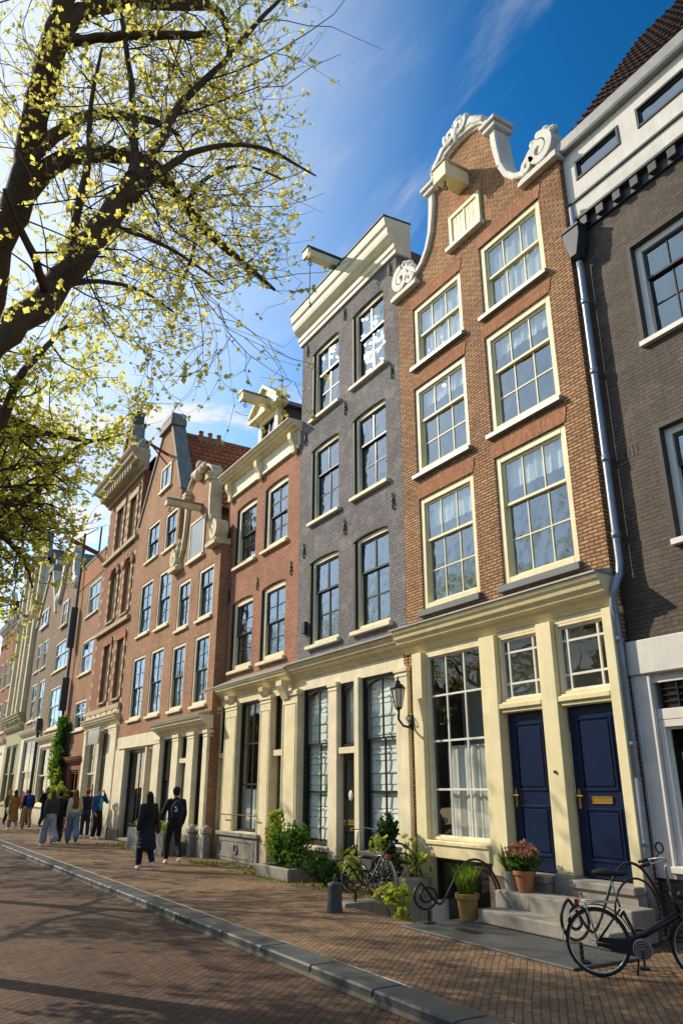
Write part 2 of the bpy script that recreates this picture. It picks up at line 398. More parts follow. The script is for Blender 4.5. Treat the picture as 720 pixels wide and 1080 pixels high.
# ------------------------------------------------------------------ architecture
def wall(root, x0, x1, z0, z1, holes, mat, Y=YF, depth=.3, name='wall', back=9.0, zs=None, sides=True):
    """front sheet with openings, their reveals, and side walls; holes = (x0,x1,z0,z1[,arch])"""
    mb = MB()
    xs = sorted(set([x0, x1] + [h[0] for h in holes] + [h[1] for h in holes])); zz = sorted(set([z0, z1] + [h[2] for h in holes] + [h[3] for h in holes]))
    for i in range(len(xs)-1):
        for j in range(len(zz)-1):
            cx, cz = (xs[i]+xs[i+1])/2, (zz[j]+zz[j+1])/2
            if any(h[0] < cx < h[1] and h[2] < cz < h[3] for h in holes): continue
            mb.quad((xs[i],Y,zz[j]),(xs[i+1],Y,zz[j]),(xs[i+1],Y,zz[j+1]),(xs[i],Y,zz[j+1]))
    for h in holes:
        a, b, c, d = h[:4]
        mb.quad((a,Y,c),(a,Y+depth,c),(a,Y+depth,d),(a,Y,d)); mb.quad((b,Y,c),(b,Y,d),(b,Y+depth,d),(b,Y+depth,c))
        mb.quad((a,Y,d),(a,Y+depth,d),(b,Y+depth,d),(b,Y,d)); mb.quad((a,Y,c),(b,Y,c),(b,Y+depth,c),(a,Y+depth,c))
        if len(h) > 4 and h[4]:
            r = h[4]; m = (a+b)/2; hw = (b-a)/2
            for sg in (-1, 1):
                P = [(m + sg*hw, d-.001), (m + sg*hw, d - r)] + [(m + sg*hw*(1-k/6), d - r + r*(1-(1-k/6)**2)**.6 if k else d-r) for k in range(1, 7)]
                P = [p for p in P]; P[-1] = (m, d - .0015)
                for k in range(1, len(P)-1):
                    mb.quad((P[0][0],Y,P[0][1]),(P[k][0],Y,P[k][1]),(P[k+1][0],Y,P[k+1][1]))
                    mb.quad((P[k][0],Y,P[k][1]),(P[k][0],Y+depth,P[k][1]),(P[k+1][0],Y+depth,P[k+1][1]),(P[k+1][0],Y,P[k+1][1]))
    if sides:
        zs = z0 if zs is None else zs
        for x in (x0+.004, x1-.004): mb.quad((x,Y,zs),(x,Y+back,zs),(x,Y+back,z1),(x,Y,z1))
        mb.quad((x0,Y+back,zs),(x1,Y+back,zs),(x1,Y+back,z1),(x0,Y+back,z1))
    me = mb.build(name, mat, root)
    return me
def interior(root, x0, x1, z0, z1, Y=YF, d=1.3, floors=()):
    mb = MB(); a, b = x0+.03, x1-.03
    mb.quad((a,Y+d,z0),(b,Y+d,z0),(b,Y+d,z1),(a,Y+d,z1))
    for x in (a, b): mb.quad((x,Y+.42,z0),(x,Y+d,z0),(x,Y+d,z1),(x,Y+.42,z1))
    for z in [z0, z1] + list(floors): mb.quad((a,Y+.42,z),(b,Y+.42,z),(b,Y+d,z),(a,Y+d,z))
    return mb.build('interior', 'interior_dark', root)
def bars(mb, x0, x1, z0, z1, y0, y1, w):
    mb.box(x0, x0+w, y0, y1, z0, z1); mb.box(x1-w, x1, y0, y1, z0, z1)
    mb.box(x0+w, x1-w, y0, y1, z0, z0+w); mb.box(x0+w, x1-w, y0, y1, z1-w, z1)
def window(root, x0, x1, z0, z1, Y=YF, rec=.06, fw=.1, fd=.12, frame='paint_yellow', sash='paint_sash', cols=3, up=1, lo=2, meet=None,
           st=.045, mun=.022, sill='lead', silld=.09, sillh=.09, silln=.05, curtain=None, curt=None, pane='glass', name='window', mid=0, xb=None, zb=None):
    f = MB(); bars(f, x0+.002, x1-.002, z0+.002, z1-.002, Y+rec, Y+rec+fd, fw); w = f.build(name, frame, root, bev=.006)
    a, b, c, d = x0+fw, x1-fw, z0+fw, z1-fw
    s = MB(); ys = Y+rec+.045
    if meet is None: meet = c + (d-c)*lo/(up+lo) if lo else None
    def sash_(a, b, c, d, nc, nr, y, xb=None, zb=None):
        bars(s, a+.001, b-.001, c, d, y, y+.04, st)
        for k in range(1, nc):
            x = a + (b-a)*k/nc; ww = mun if not (mid and k*2 == nc) else mid
            s.box(x-ww/2, x+ww/2, y+.003, y+.035, c+st, d-st)
        for k in range(1, nr):
            z = c + (d-c)*k/nr; s.box(a+st, b-st, y+.005, y+.033, z-mun/2, z+mun/2)
        for x in xb or (): s.box(x-mun/2, x+mun/2, y+.003, y+.035, c+st, d-st)
        for z in zb or (): s.box(a+st, b-st, y+.005, y+.033, z-mun/2, z+mun/2)
    if lo:
        sash_(a, b, meet-.02, d, cols, up, ys); sash_(a, b, c, meet+.025, cols, lo, ys+.042)
    else:
        sash_(a, b, c, d, cols, up, ys, xb, zb)
    s.build('sash', sash, w, bev=.003)
    p = MB()
    if lo:
        p.quad((a,ys+.02,meet),(b,ys+.02,meet),(b,ys+.02,d),(a,ys+.02,d)); p.quad((a,ys+.062,c),(b,ys+.062,c),(b,ys+.062,meet),(a,ys+.062,meet))
    else: p.quad((a,ys+.02,c),(b,ys+.02,c),(b,ys+.02,d),(a,ys+.02,d))
    p.build('pane', pane, w)
    if sill:
        q = MB(); yb = Y+rec+.02
        q.prism([(Y-silld, z0-sillh), (yb, z0-sillh), (yb, z0+.004), (Y-silld, z0-.015)], x0-silln, x1+silln, lambda a, b, x: (x, a, b))
        q.build('sill', sill, w, bev=.006)
    if curtain:
        ca, cb, cc, cd = curt or (a-.03, b+.03, c, d); q = MB(); n = max(8, int((cb-ca)*26)); y = Y+rec+.165; vs = []
        for i in range(n+1):
            x = ca + (cb-ca)*i/n; yy = y + .02*math.sin(i*1.35) + .012*math.sin(i*.6+1)
            vs += [(x, yy, cc), (x, yy, cd)]
        q.add(vs, [(2*i, 2*i+2, 2*i+3, 2*i+1) for i in range(n)]); q.build('curtain', curtain, w, smooth=True)
    return w
def door(root, x0, x1, z0, z1, Y, mat, panels, handle=None, slot=None, label=None, fw=.0):
    mb = MB(); mb.box(x0, x1, Y, Y+.05, z0, z1); d = mb.build('door', mat, root, bev=.004)
    if label: d['label'] = label
    p = MB()
    for a, b, c, e in panels:
        bars(p, a, b, c, e, Y-.022, Y-.002, .035)
        p.prism([(a+.06, c+.06), (b-.06, c+.06), (b-.06, e-.06), (a+.06, e-.06)], Y-.016, Y-.001)
    p.build('panel_moulding', mat, d, bev=.008)
    if handle:
        x, z = handle; h = MB(); h.box(x-.022, x+.022, Y-.016, Y-.001, z-.13, z+.13); h.tube([(x, Y-.01, z+.04), (x, Y-.07, z+.04), (x+.02, Y-.075, z+.04), (x+.11, Y-.07, z+.035)], .011, 8)
        h.build('handle', 'brass', d, smooth=False)
    if slot:
        x, z, w = slot; h = MB(); bars(h, x-w/2, x+w/2, z-.05, z+.05, Y-.02, Y-.001, .015); h.box(x-w/2+.018, x+w/2-.018, Y-.014, Y-.002, z-.034, z+.034); h.build('letterbox', 'brass', d, bev=.003)
    return d
def pilaster(root, x0, x1, z0, z1, mat, Y=YF, pr=.08, base=None, bz=.3, bmat='stone_grey', cap=True, panel=False):
    mb = MB(); mb.box(x0, x1, Y-pr, Y+.1, z0 + (bz if base else 0), z1)
    if cap:
        mb.box(x0-.025, x1+.025, Y-pr-.03, Y+.09, z1-.10, z1-.002); mb.box(x0-.012, x1+.012, Y-pr-.015, Y+.09, z1-.19, z1-.15)
    if panel: bars(mb, x0+.05, x1-.05, z0+.5, z1-.35, Y-pr-.012, Y-pr-.001, .025)
    o = mb.build('pilaster', mat, root, bev=.008)
    if base:
        b = MB(); b.box(x0-.02, x1+.02, Y-pr-.025, Y+.09, z0, z0+bz); b.build('pilaster_base', bmat, o, bev=.01)
    return o
def cornice_prof(Y, z0, z1, pr):
    h = z1 - z0
    return [(Y+.06, z0), (Y-.10*pr, z0), (Y-.14*pr, z0+.12*h), (Y-.30*pr, z0+.20*h), (Y-.36*pr, z0+.32*h), (Y-.62*pr, z0+.42*h), (Y-.66*pr, z0+.55*h),
            (Y-.80*pr, z0+.62*h), (Y-.84*pr, z0+.74*h), (Y-.94*pr, z0+.84*h), (Y-pr, z0+.93*h), (Y-pr, z1), (Y+.06, z1)]
def anchor(root, x, z, Y=YF, h=.36):
    mb = MB(); mb.tube([(x,Y-.03,z-h/2),(x,Y-.03,z+h/2)], .018, 6)
    mb.tube([(x-.06,Y-.03,z+.10),(x-.02,Y-.035,z+.05),(x,Y-.03,z)], .013, 6); mb.tube([(x+.06,Y-.03,z-.10),(x+.02,Y-.035,z-.05),(x,Y-.03,z)], .013, 6)
    mb.ell((x,Y-.03,z), (.035,.03,.035), 8, 6); mb.ell((x,Y-.03,z-h/2), (.03,.025,.03), 8, 6)
    return mb.build('wall_anchor', 'iron_black', root, smooth=True)
def spiral(cx, cz, r0, r1, a0, turns, n=28):
    return [(cx + (r0 + (r1-r0)*k/n)*math.cos(a0 + 2*PI*turns*k/n), cz + (r0 + (r1-r0)*k/n)*math.sin(a0 + 2*PI*turns*k/n)) for k in range(n+1)]
def roof_slope(root, pts, mat, rows=True, thick=.06, pan=True):
    """tiled slope given by corner points low-left, low-right, high-right, high-left; pantile relief is real geometry"""
    a, b, c, d = [Vector(p) for p in pts]; L = (b-a).length; H = (d-a).length
    nx = max(2, int(L/.24)*(4 if pan else 1)); nz = max(1, int(H/.32)); nrm = (b-a).cross(d-a).normalized()
    if nrm.z < 0: nrm = -nrm
    me = bpy.data.meshes.new('roof'); vs = []; fs = []; uvs = []
    for j in range(nz):
        for e in (0, 1):
            v = (j + e)/nz
            for i in range(nx+1):
                u = i/nx; p = a.lerp(b, u).lerp(d.lerp(c, u), v)
                p = p + nrm*((.035*math.cos(u*L/.24*2*PI) if pan else 0) + (.05 if e == 0 else 0.0))
                vs.append(p); uvs.append((u*L, v*H))
    for j in range(nz):
        for i in range(nx):
            q = j*2*(nx+1)+i; fs.append((q, q+1, q+1+nx+1, q+nx+1))
            if j: q2 = (j*2-1)*(nx+1)+i; fs.append((q2, q2+1, q+1, q))
    off = Vector(root['_o'])
    me.from_pydata([p-off for p in vs], [], fs); uvl = me.uv_layers.new(name='UVMap')
    for lp in me.loops: uvl.data[lp.index].uv = uvs[lp.vertex_index]
    me.materials.append(M[mat]); o = bpy.data.objects.new('roof', me); COL.objects.link(o); o.parent = root; o['_o'] = tuple(off); return o
def hoist(root, x, z, y0, y1, w=.28, h=.3, mat='paint_cream', cap='lead', rope=0, name='hoist_beam'):
    mb = MB(); mb.box(x-w/2, x+w/2, y1, y0, z-h/2, z+h/2); mb.box(x-w/2-.03, x+w/2+.03, y1-.03, y1+.06, z-h/2-.03, z+h/2)
    o = mb.build(name, mat, root, bev=.012)
    c = MB(); c.box(x-w/2-.05, x+w/2+.05, y1-.06, y0, z+h/2+.003, z+h/2+.035); c.build('beam_cover', cap, o)
    k = MB(); k.tube([(x,y1+.12,z-h/2),(x,y1+.12,z-h/2-.12)], .015, 6); k.torus((x,y1+.12,z-h/2-.17), .05, .014, (1,0,0), 12, 6)
    if rope: k.tube([(x,y1+.12,z-h/2-.2),(x,y1+.12,z-h/2-rope)], .012, 6); k.tube([(x,y1+.12,z-h/2-rope),(x,y1+.17,z-h/2-rope-.1),(x,y1+.12,z-h/2-rope-.14)], .02, 6)
    k.build('hook', 'iron_black', o); return o
def lintel(root, x0, x1, z0, z1, mat, Y=YF, rise=.05, spl=.06):
    n = 8; P = []
    for k in range(n+1):
        t = k/n; P.append((x0 + (x1-x0)*t, z0 + rise*(1-(2*t-1)**2)*0))
    for k in range(n, -1, -1):
        t = k/n; P.append((x0-spl + (x1-x0+2*spl)*t, z1 + rise*(1-(2*t-1)**2)))
    mb = MB(); mb.prism(P, Y-.012, Y+.05); return mb.build('lintel', mat, root)

# ================================================================== HOUSE A : tan brick neck gable
A = thing('canal_house', 'tan brick house with white scrolled neck gable and yellow shopfront around two navy doors', 'house', (-9.47, YF, 0))
AX0, AX1 = -11.97, -6.985
hA = [(-11.43,-9.77,4.97,7.26), (-9.18,-7.51,4.96,7.30), (-11.46,-9.79,7.80,9.79), (-9.20,-7.53,7.78,9.82), (-11.40,-9.77,10.30,11.78), (-9.17,-7.53,10.28,11.88)]
wall(A, AX0, AX1, 4.30, 12.30, hA, 'brick_tan', zs=-.5)
interior(A, AX0, AX1, -.45, 12.2, floors=(4.4, 7.6, 10.1))
for i, (a, b, c, d) in enumerate(hA):
    fl = i // 2
    window(A, a, b, c, d, rec=.03, fw=.12, fd=.13, cols=3, up=1, lo=1 if fl == 2 else 2, meet=c+.12+(d-c-.24)*(.5 if fl == 2 else .615), st=.05, mun=.028,
           sill='slate_sill' if fl == 0 else 'lead', silld=.10, sillh=.13 if fl == 0 else .10, silln=.06,
           curtain='curtain_white' if fl == 2 else ('blind_white' if fl < 2 else None), curt=None if fl == 2 else (a+.14, b-.14, d-.62 if fl == 0 else d-.45, d-.12))
    lintel(A, a-.02, b+.02, d+.004, d+.26, 'brick_tan_soldier', rise=.07)
gc = -9.475
def half(dxz): return [(gc - x, z) for x, z in dxz] + [(gc + x, z) for x, z in reversed(dxz)]
def gable_prof():
    L = [(2.495,12.30),(2.49,12.36),(1.72,12.62),(1.45,12.80),(1.24,13.08),(1.10,13.45),(1.04,13.9),(1.0,14.28),(.98,14.34)]
    for k in range(1, 9): a = k/8*PI/2; L.append((.90*math.cos(a), 14.34 + .56*math.sin(a)))
    return L
gp = gable_prof(); poly = half(gp)
poly = [p for i, p in enumerate(poly) if i == 0 or (abs(p[0]-poly[i-1][0]) + abs(p[1]-poly[i-1][1])) > 1e-4]
mb = MB(); mb.prism(poly, YF, YF+.30); mb.build('gable', 'brick_tan', A)
for sg in (-1, 1):
    mb = MB()   # concave white neck band
    curve = [(1.72,12.60),(1.47,12.74),(1.27,12.98),(1.13,13.32),(1.06,13.75),(1.03,14.0),(1.02,14.28)]
    mb.ribbon([(gc + sg*x, z) for x, z in curve], [.065,.065,.065,.07,.08,.085,.085], YF-.08, YF+.34)
    mb.build('gable_trim', 'paint_stone_white', A, bev=.02)
    mb = MB(); mb.box(gc+sg*1.0-.24, gc+sg*1.0+.24, YF-.20, YF+.36, 14.40, 14.51); mb.box(gc+sg*1.0-.19, gc+sg*1.0+.19, YF-.15, YF+.35, 14.28, 14.40); mb.box(gc+sg*1.0-.16, gc+sg*1.0+.16, YF-.12, YF+.34, 14.51, 14.57)
    mb.build('gable_capital', 'paint_stone_white', A, bev=.02)
    # shoulder volute piece
    mb = MB(); x0, x1 = sorted((gc + sg*2.56, gc + sg*1.62)); mb.box(x0, x1, YF-.14, YF+.3, 12.30, 12.40); mb.box(x0+.03, x1-.03, YF-.10, YF+.3, 12.40, 12.47)
    pth = [(gc+sg*1.68,12.56),(gc+sg*1.78,12.70),(gc+sg*1.98,12.84),(gc+sg*2.16,12.98)]
    mb.ribbon(pth, [.06,.10,.13,.10], YF-.09, YF+.24)
    mb.ribbon(spiral(gc+sg*2.18, 12.76, .30, .05, PI/2, -sg*1.5, 30), [.075]*20+[.06]*11, YF-.13, YF+.2)
    mb.ribbon(spiral(gc+sg*1.86, 12.62, .15, .03, 0, sg*1.2, 20), .045, YF-.13, YF+.1)
    for k in range(5):
        a = R(40 + k*30); mb.ell((gc+sg*2.2 + .36*math.cos(a)*sg*.9, YF+.02, 12.80+.38*math.sin(a)), (.11,.10,.10), 8, 6)
    mb.prism([(gc+sg*2.44,12.47),(gc+sg*1.72,12.47),(gc+sg*1.80,12.62),(gc+sg*2.0,12.86),(gc+sg*2.3,12.98),(gc+sg*2.44,12.8)], YF+.0, YF+.2)
    mb.build('gable_scroll', 'paint_stone_white', A, bev=.012)
mb = MB()   # round pediment with carved crest
arc = [(gc + .92*math.cos(R(a)), 14.50 + .47*math.sin(R(a))) for a in range(8, 173, 8)]
mb.ribbon(arc, .055, YF-.12, YF+.34); mb.ribbon([(gc + .83*math.cos(R(a)), 14.49 + .41*math.sin(R(a))) for a in range(10, 171, 8)], .028, YF-.06, YF+.1)
mb.build('gable_pediment', 'paint_stone_white', A, bev=.015)
mb = MB()
for sg in (-1, 1):
    mb.ribbon(spiral(gc+sg*.17, 15.19, .19, .04, PI*.5 - sg*.9, -sg*1.35, 26), [.06]*16+[.045]*11, YF-.16, YF+.2)
    mb.ribbon([(gc+sg*.28,15.03),(gc+sg*.48,15.05),(gc+sg*.62,14.91),(gc+sg*.78,14.83),(gc+sg*.88,14.67)], [.05,.09,.08,.06,.03], YF-.14, YF+.2)
    for x, z, r in ((.40,15.13,.09),(.58,15.03,.08),(.72,14.91,.07),(.86,14.73,.07),(.30,15.35,.08)): mb.ell((gc+sg*x, YF-.02, z), (r*1.2, .11, r*1.3), 8, 6)
mb.ell((gc, YF-.05, 15.12), (.15,.14,.24), 10, 8); mb.ell((gc, YF-.03, 15.45), (.10,.09,.14), 8, 6)
for k in range(5): a = R(30+30*k); mb.ell((gc+.17*math.cos(a), YF-.02, 15.41+.15*math.sin(a)), (.055,.06,.08), 7, 5)
mb.build('gable_crest', 'paint_stone_white', A, smooth=True)
mb = MB(); mb.box(-9.96,-8.99,YF-.03,YF+.1,12.44,13.22); h = mb.build('hatch', 'paint_sash', A, bev=.01)
mb = MB(); bars(mb, -9.96,-8.99,12.44,13.22,YF-.06,YF-.031,.09)
for k in range(1, 6): mb.box(-9.87+.79*k/6-.004, -9.87+.79*k/6+.004, YF-.036, YF-.031, 12.53, 13.13)
mb.box(-9.495,-9.455,YF-.045,YF-.037,12.53,13.13); mb.build('hatch_frame', 'paint_sash', h, bev=.006)
mb = MB(); mb.box(-10.04,-8.93,YF-.13,YF+.05,12.34,12.438); mb.build('sill', 'paint_white', h, bev=.01)
lintel(A, -9.98, -8.97, 13.224, 13.42, 'brick_tan_soldier', rise=.06)
hoist(A, gc, 13.78, YF+.05, 8.08, .36, .34, 'paint_sash', 'paint_stone_cream')
roof_slope(A, [(AX0+.1, YF+.3, 12.2), (AX0+.1, YF+9, 12.2), (gc, YF+9, 14.2), (gc, YF+.3, 14.2)], 'tile_brown', pan=False)
roof_slope(A, [(AX1-.1, YF+9, 12.2), (AX1-.1, YF+.3, 12.2), (gc, YF+.3, 14.2), (gc, YF+9, 14.2)], 'tile_brown', pan=False)
# shopfront
mb = MB(); mb.molding(cornice_prof(YF, 4.20, 4.62, .36), AX0-.06, AX1+.03); c_ = mb.build('cornice', 'paint_yellow', A)
mb = MB(); mb.prism([(YF-.39,4.622),(YF-.39,4.65),(YF+.0,4.74),(YF+.0,4.622)], AX0-.07, AX1+.04, lambda a,b,x:(x,a,b)); mb.build('cornice_flashing', 'lead', c_)
mb = MB(); mb.box(-11.70, AX1-.0, YF-.02, YF+.2, 4.10, 4.199); mb.build('fascia', 'paint_yellow', A, bev=.006)
mb = MB(); mb.box(AX0+.01, -11.71, YF, YF+.3, -.5, 4.198); mb.build('brick_pier', 'brick_tan', A)
for a, b, z0 in ((-11.70,-11.40,-.5), (-9.80,-9.41,.5), (-8.46,-8.14,.62), (-7.16,-6.99,.55)):
    pilaster(A, a, b, z0, 4.16, 'paint_yellow', pr=.10 if a > -11.7 else .12, cap=False)
mb = MB(); mb.box(-8.50,-8.10,YF-.13,YF+.15,.36,.618); mb.build('pilaster_base', 'stone_steps', A, bev=.01)
mb = MB(); mb.box(-9.86,-9.38,YF-.12,YF+.2,-.5,.498); mb.build('pilaster_base', 'brick_base', A)
w = window(A, -11.40, -9.80, .93, 4.10, rec=-.03, fw=.05, fd=.12, cols=3, up=1, lo=0, st=.03, mun=.035, sill=None, frame='paint_yellow', sash='paint_white', pane='glass_shop', curtain='curtain_white', curt=(-11.05,-9.86,.98,2.46), zb=(1.74,2.55,3.34))
mb = MB(); mb.box(-11.399,-9.801,YF-.14,YF+.2,.66,.928); mb.box(-11.399,-9.801,YF-.17,YF-.141,.86,.93); mb.build('sill', 'paint_yellow', w, bev=.012)
window(A, -11.40, -9.87, -.5, .655, rec=.06, fw=.05, fd=.1, cols=2, up=1, lo=0, st=.03, mun=.05, sill=None, frame='paint_black', sash='paint_black', pane='glass_shop')
mb = MB()
for a, b in ((-9.40,-8.47), (-8.13,-7.17)): mb.box(a, b, YF-.06, YF+.16, 2.89, 3.06); mb.box(a, b, YF-.10, YF-.061, 2.95, 3.03)
mb.build('transom_beam', 'paint_yellow', A, bev=.01)
for a, b in ((-9.40,-8.47), (-8.13,-7.17)):
    window(A, a, b, 3.062, 4.10, rec=-.02, fw=.04, fd=.12, cols=1, up=1, lo=0, st=.035, mun=.035, sill=None, frame='paint_yellow', sash='paint_white', pane='glass_shop', name='transom_window', xb=(a+.19, b-.19), zb=(3.34, 3.84))
door(A, -9.39, -8.48, .62, 2.885, YF+.07, 'paint_navy', [(-9.24,-8.63,1.72,2.72), (-9.24,-8.63,.82,1.52)], handle=(-9.31,1.62))
door(A, -8.12, -7.18, .62, 2.885, YF+.07, 'paint_navy', [(-7.96,-7.34,1.72,2.72), (-7.96,-7.34,.82,1.50)], handle=(-8.04,1.62), slot=(-7.64,1.605,.36))
mb = MB(); mb.tube([(-8.3,YF-.10,1.98),(-8.3,YF-.125,1.98)], .022, 10); mb.build('doorbell', 'iron_black', A)
mb = MB()
for a, b in ((-9.40,-8.51), (-8.09,-7.0)): mb.box(a, b, YF-.28, YF+.15, .50, .60)
mb.build('threshold', 'stone_steps', A, bev=.015)
mb = MB()
for a, b in ((-9.38,-8.52), (-8.08,-7.0)): mb.box(a, b, YF-.24, YF+.14, .0, .499)
mb.build('threshold_riser', 'stone_steps', A)

mb = MB(); mb.quad((AX0+.1,YF+1.2,.7),(AX1-.1,YF+1.2,.7),(AX1-.1,YF+1.2,4.25),(AX0+.1,YF+1.2,4.25)); mb.build('pale_backing', 'curtain_white', A)  # pale sheet added behind the glass to lighten the shop interior
# ================================================================== HOUSE Z : dark house on the right
YZ = 8.86
Z = thing('canal_house', 'dark painted brick house with a white plastered attic band and steep brown tiled roof', 'house', (-4, YZ, 0))
ZX0, ZX1 = -6.975, .6
hz = [(-5.97,-4.52,8.02,9.72), (-5.97,-4.52,4.93,6.58), (-3.0,-1.55,8.02,9.72), (-3.0,-1.55,4.93,6.58)]
wall(Z, ZX0, ZX1, 3.66, 10.86, hz, 'brick_dark', Y=YZ, zs=0)
interior(Z, ZX0, ZX1, .1, 12.3, Y=YZ, floors=(3.7, 7.3, 10.6))
for a, b, c, d in hz:
    window(Z, a, b, c, d, Y=YZ, rec=.10, fw=.11, fd=.12, frame='paint_white', sash='paint_black', cols=3, up=1, lo=2, st=.045, mun=.024, sill='paint_white', silld=.08, sillh=.10)
    mb = MB()
    mb.box(a-.07,a-.001,YZ-.004,YZ+.05,c,d+.07); mb.box(b+.001,b+.07,YZ-.004,YZ+.05,c,d+.07); mb.box(a-.001,b+.001,YZ-.004,YZ+.05,d+.001,d+.07); mb.build('reveal_edge', 'reveal_dark', Z)
hatt = [(-6.74,-5.80,11.66,12.07), (-5.46,-4.52,11.66,12.07), (-4.18,-3.24,11.66,12.07), (-2.9,-1.96,11.66,12.07)]
wall(Z, ZX0, ZX1, 10.862, 12.36, hatt, 'paint_plaster', Y=YZ-.05, name='attic_band')
for a, b, c, d in hatt: window(Z, a, b, c, d, Y=YZ-.05, rec=-.02, fw=.05, fd=.1, frame='corbel_dark', sash='corbel_dark', cols=1, up=1, lo=0, st=.03, sill=None, name='attic_window')
mb = MB(); mb.box(ZX0+.01, ZX1, YZ-.085, YZ-.052, 11.26, 11.30); mb.build('string_course', 'corbel_dark', Z)
mb = MB(); mb.box(ZX0+.12, ZX1, YZ-.16, YZ+.0, 10.80, 10.858); mb.box(ZX0+.12, ZX1, YZ-.05, YZ-.001, 10.60, 10.798)
x = ZX0+.25
while x < ZX1: mb.box(x, x+.15, YZ-.14, YZ-.051, 10.63, 10.798); x += .34
mb.build('corbel_row', 'corbel_dark', Z, bev=.006)
mb = MB(); mb.molding([(YZ+.1,12.36),(YZ-.16,12.36),(YZ-.18,12.40),(YZ-.20,12.58),(YZ-.12,12.60),(YZ+.1,12.60)], ZX0-.03, ZX1); mb.build('gutter', 'lead', Z)
roof_slope(Z, [(ZX0+.02, YZ-.02, 12.62), (ZX1, YZ-.02, 12.62), (ZX1, YZ+3.2, 17.6), (ZX0+.02, YZ+3.2, 17.6)], 'tile_brown')
mb = MB(); mb.quad((ZX0+.01,YZ+.1,12.5),(ZX0+.01,YZ+3.2,17.6),(ZX0+.01,YZ+9,17.6),(ZX0+.01,YZ+9,12.5)); mb.build('gable_end', 'brick_dark', Z)
wall(Z, ZX0, ZX1, .70, 3.66, [(-6.66,-4.3,.86,3.08)], 'paint_base_white', Y=YZ-.002, depth=.12, name='shopfront', sides=False)
mb = MB(); mb.box(ZX0+.01, ZX1, YZ-.10, YZ-.003, 3.20, 3.66); mb.build('fascia', 'paint_plaster', Z, bev=.012)
mb = MB(); mb.box(ZX0+.01, -6.66, YZ-.06, YZ-.003, .70, 3.198); mb.box(-6.92,-6.90,YZ-.075,YZ-.061,1.0,2.9); mb.build('pilaster', 'paint_base_white', Z, bev=.01)
mb = MB(); mb.box(-6.659,-4.301,YZ+.0,YZ+.1,2.60,2.74); mb.build('transom_beam', 'paint_base_white', Z, bev=.008)
g = MB(); g.box(-6.60,-4.36,YZ+.06,YZ+.09,2.745,3.075); g = g.build('vent_grille', 'paint_black', Z)
mb = MB()
for k in range(9): mb.box(-6.58+k*.25, -6.56+k*.25, YZ+.02, YZ+.058, 2.75, 3.07)
for z in (2.83,2.91,2.99): mb.box(-6.6,-4.36,YZ+.03,YZ+.056,z-.008,z+.008)
mb.build('grille_bars', 'paint_black', g)
window(Z, -6.66, -4.30, .86, 2.598, Y=YZ, rec=.0, fw=.09, fd=.1, frame='paint_base_white', sash='paint_base_white', cols=1, up=1, lo=0, st=.03, sill='paint_base_white', curtain='curtain_white', curt=(-6.5,-5.9,.9,2.2), pane='glass_shop')
mb = MB(); mb.quad((ZX0,YZ+.0,-.1),(ZX1,YZ,-.1),(ZX1,YZ,.70),(ZX0,YZ,.70)); mb.build('plinth', 'brick_dark', Z)
mb = MB()
for k in range(4): mb.box(-6.60+k*.07, -6.575+k*.07, YZ-.006, YZ+.01, 6.33, 6.50)
mb.build('air_vent', 'reveal_dark', Z)
# downpipe with hopper
px = -6.83
mb = MB(); mb.tube([(px,YZ-.14,9.98),(px,YZ-.13,9.8),(px,YZ-.13,4.80),(px-.01,YZ-.15,4.62),(px-.04,YZ-.22,4.46),(px-.09,YZ-.25,4.32),(px-.135,YZ-.21,4.14),(px-.15,YZ-.17,3.95),(px-.15,YZ-.17,.35)], .056, 12)
for z in (9.2,7.9,6.4,5.2): mb.tube([(px,YZ-.13,z-.05),(px,YZ-.13,z+.05)], .066, 12)
for z in (3.7,2.3,1.1): mb.tube([(px-.15,YZ-.17,z-.04),(px-.15,YZ-.17,z+.04)], .066, 12)
d_ = mb.build('downpipe', 'zinc', Z, smooth=True)
mb = MB(); mb.tube([(px-.15,YZ-.17,.0),(px-.15,YZ-.17,1.9)], .062, 12); mb.build('lower_downpipe', 'lead', d_, smooth=True)
mb = MB(); mb.prism([(-.17,10.62),(.17,10.62),(.17,10.42),(.07,10.05),(-.07,10.05),(-.17,10.42)], YZ-.28, YZ-.06, lambda a,b,y:(px+a,y,b)); mb.box(px-.19,px+.19,YZ-.30,YZ-.06,10.58,10.64); mb.build('hopper', 'zinc_dark', d_, bev=.01)
mb = MB(); mb.tube([(px,YZ-.16,10.6),(px,YZ-.16,11.1)], .05, 10); mb.build('outlet', 'zinc', d_)

# ================================================================== HOUSE B : grey painted brick, cornice
B = thing('canal_house', 'grey painted brick house with broad cream cornice, hoist beam and black front door', 'house', (-14.3, YF, 0))
BX0, BX1 = -16.62, -11.975
hb = []
for z0, z1 in ((4.98,7.10), (8.12,10.18), (11.05,13.14)): hb += [(-16.03,-14.61,z0,z1,.07), (-13.96,-12.54,z0,z1,.07)]
wall(B, BX0, BX1, 4.3, 14.0, hb, 'brick_grey', zs=0)
interior(B, BX0, BX1, .1, 13.9, floors=(4.5, 7.7, 10.8))
for a, b, c, d, r in hb:
    window(B, a+.07, b, c, d-.02, rec=.07, fw=.10, fd=.12, frame='paint_cream_light', sash='paint_black', cols=2, up=1, lo=2, meet=c+.1+(d-c-.2)*.62, st=.05, mun=.03, mid=.06, sill='paint_cream_light', silld=.10, sillh=.10, silln=.10,
           curtain=None)
    mb = MB(); mb.box(a+.001,a+.069,YF+.004,YF+.3,c+.002,d-.1); mb.build('reveal_edge', 'reveal_dark', B)  # near-black strip along the left side of the opening
for x, z in ((-16.3,13.39),(-14.29,13.42),(-12.2,13.43),(-14.27,10.65),(-12.24,10.66),(-16.32,10.64),(-14.31,7.54),(-12.32,7.53),(-16.32,7.48)): anchor(B, x, z)
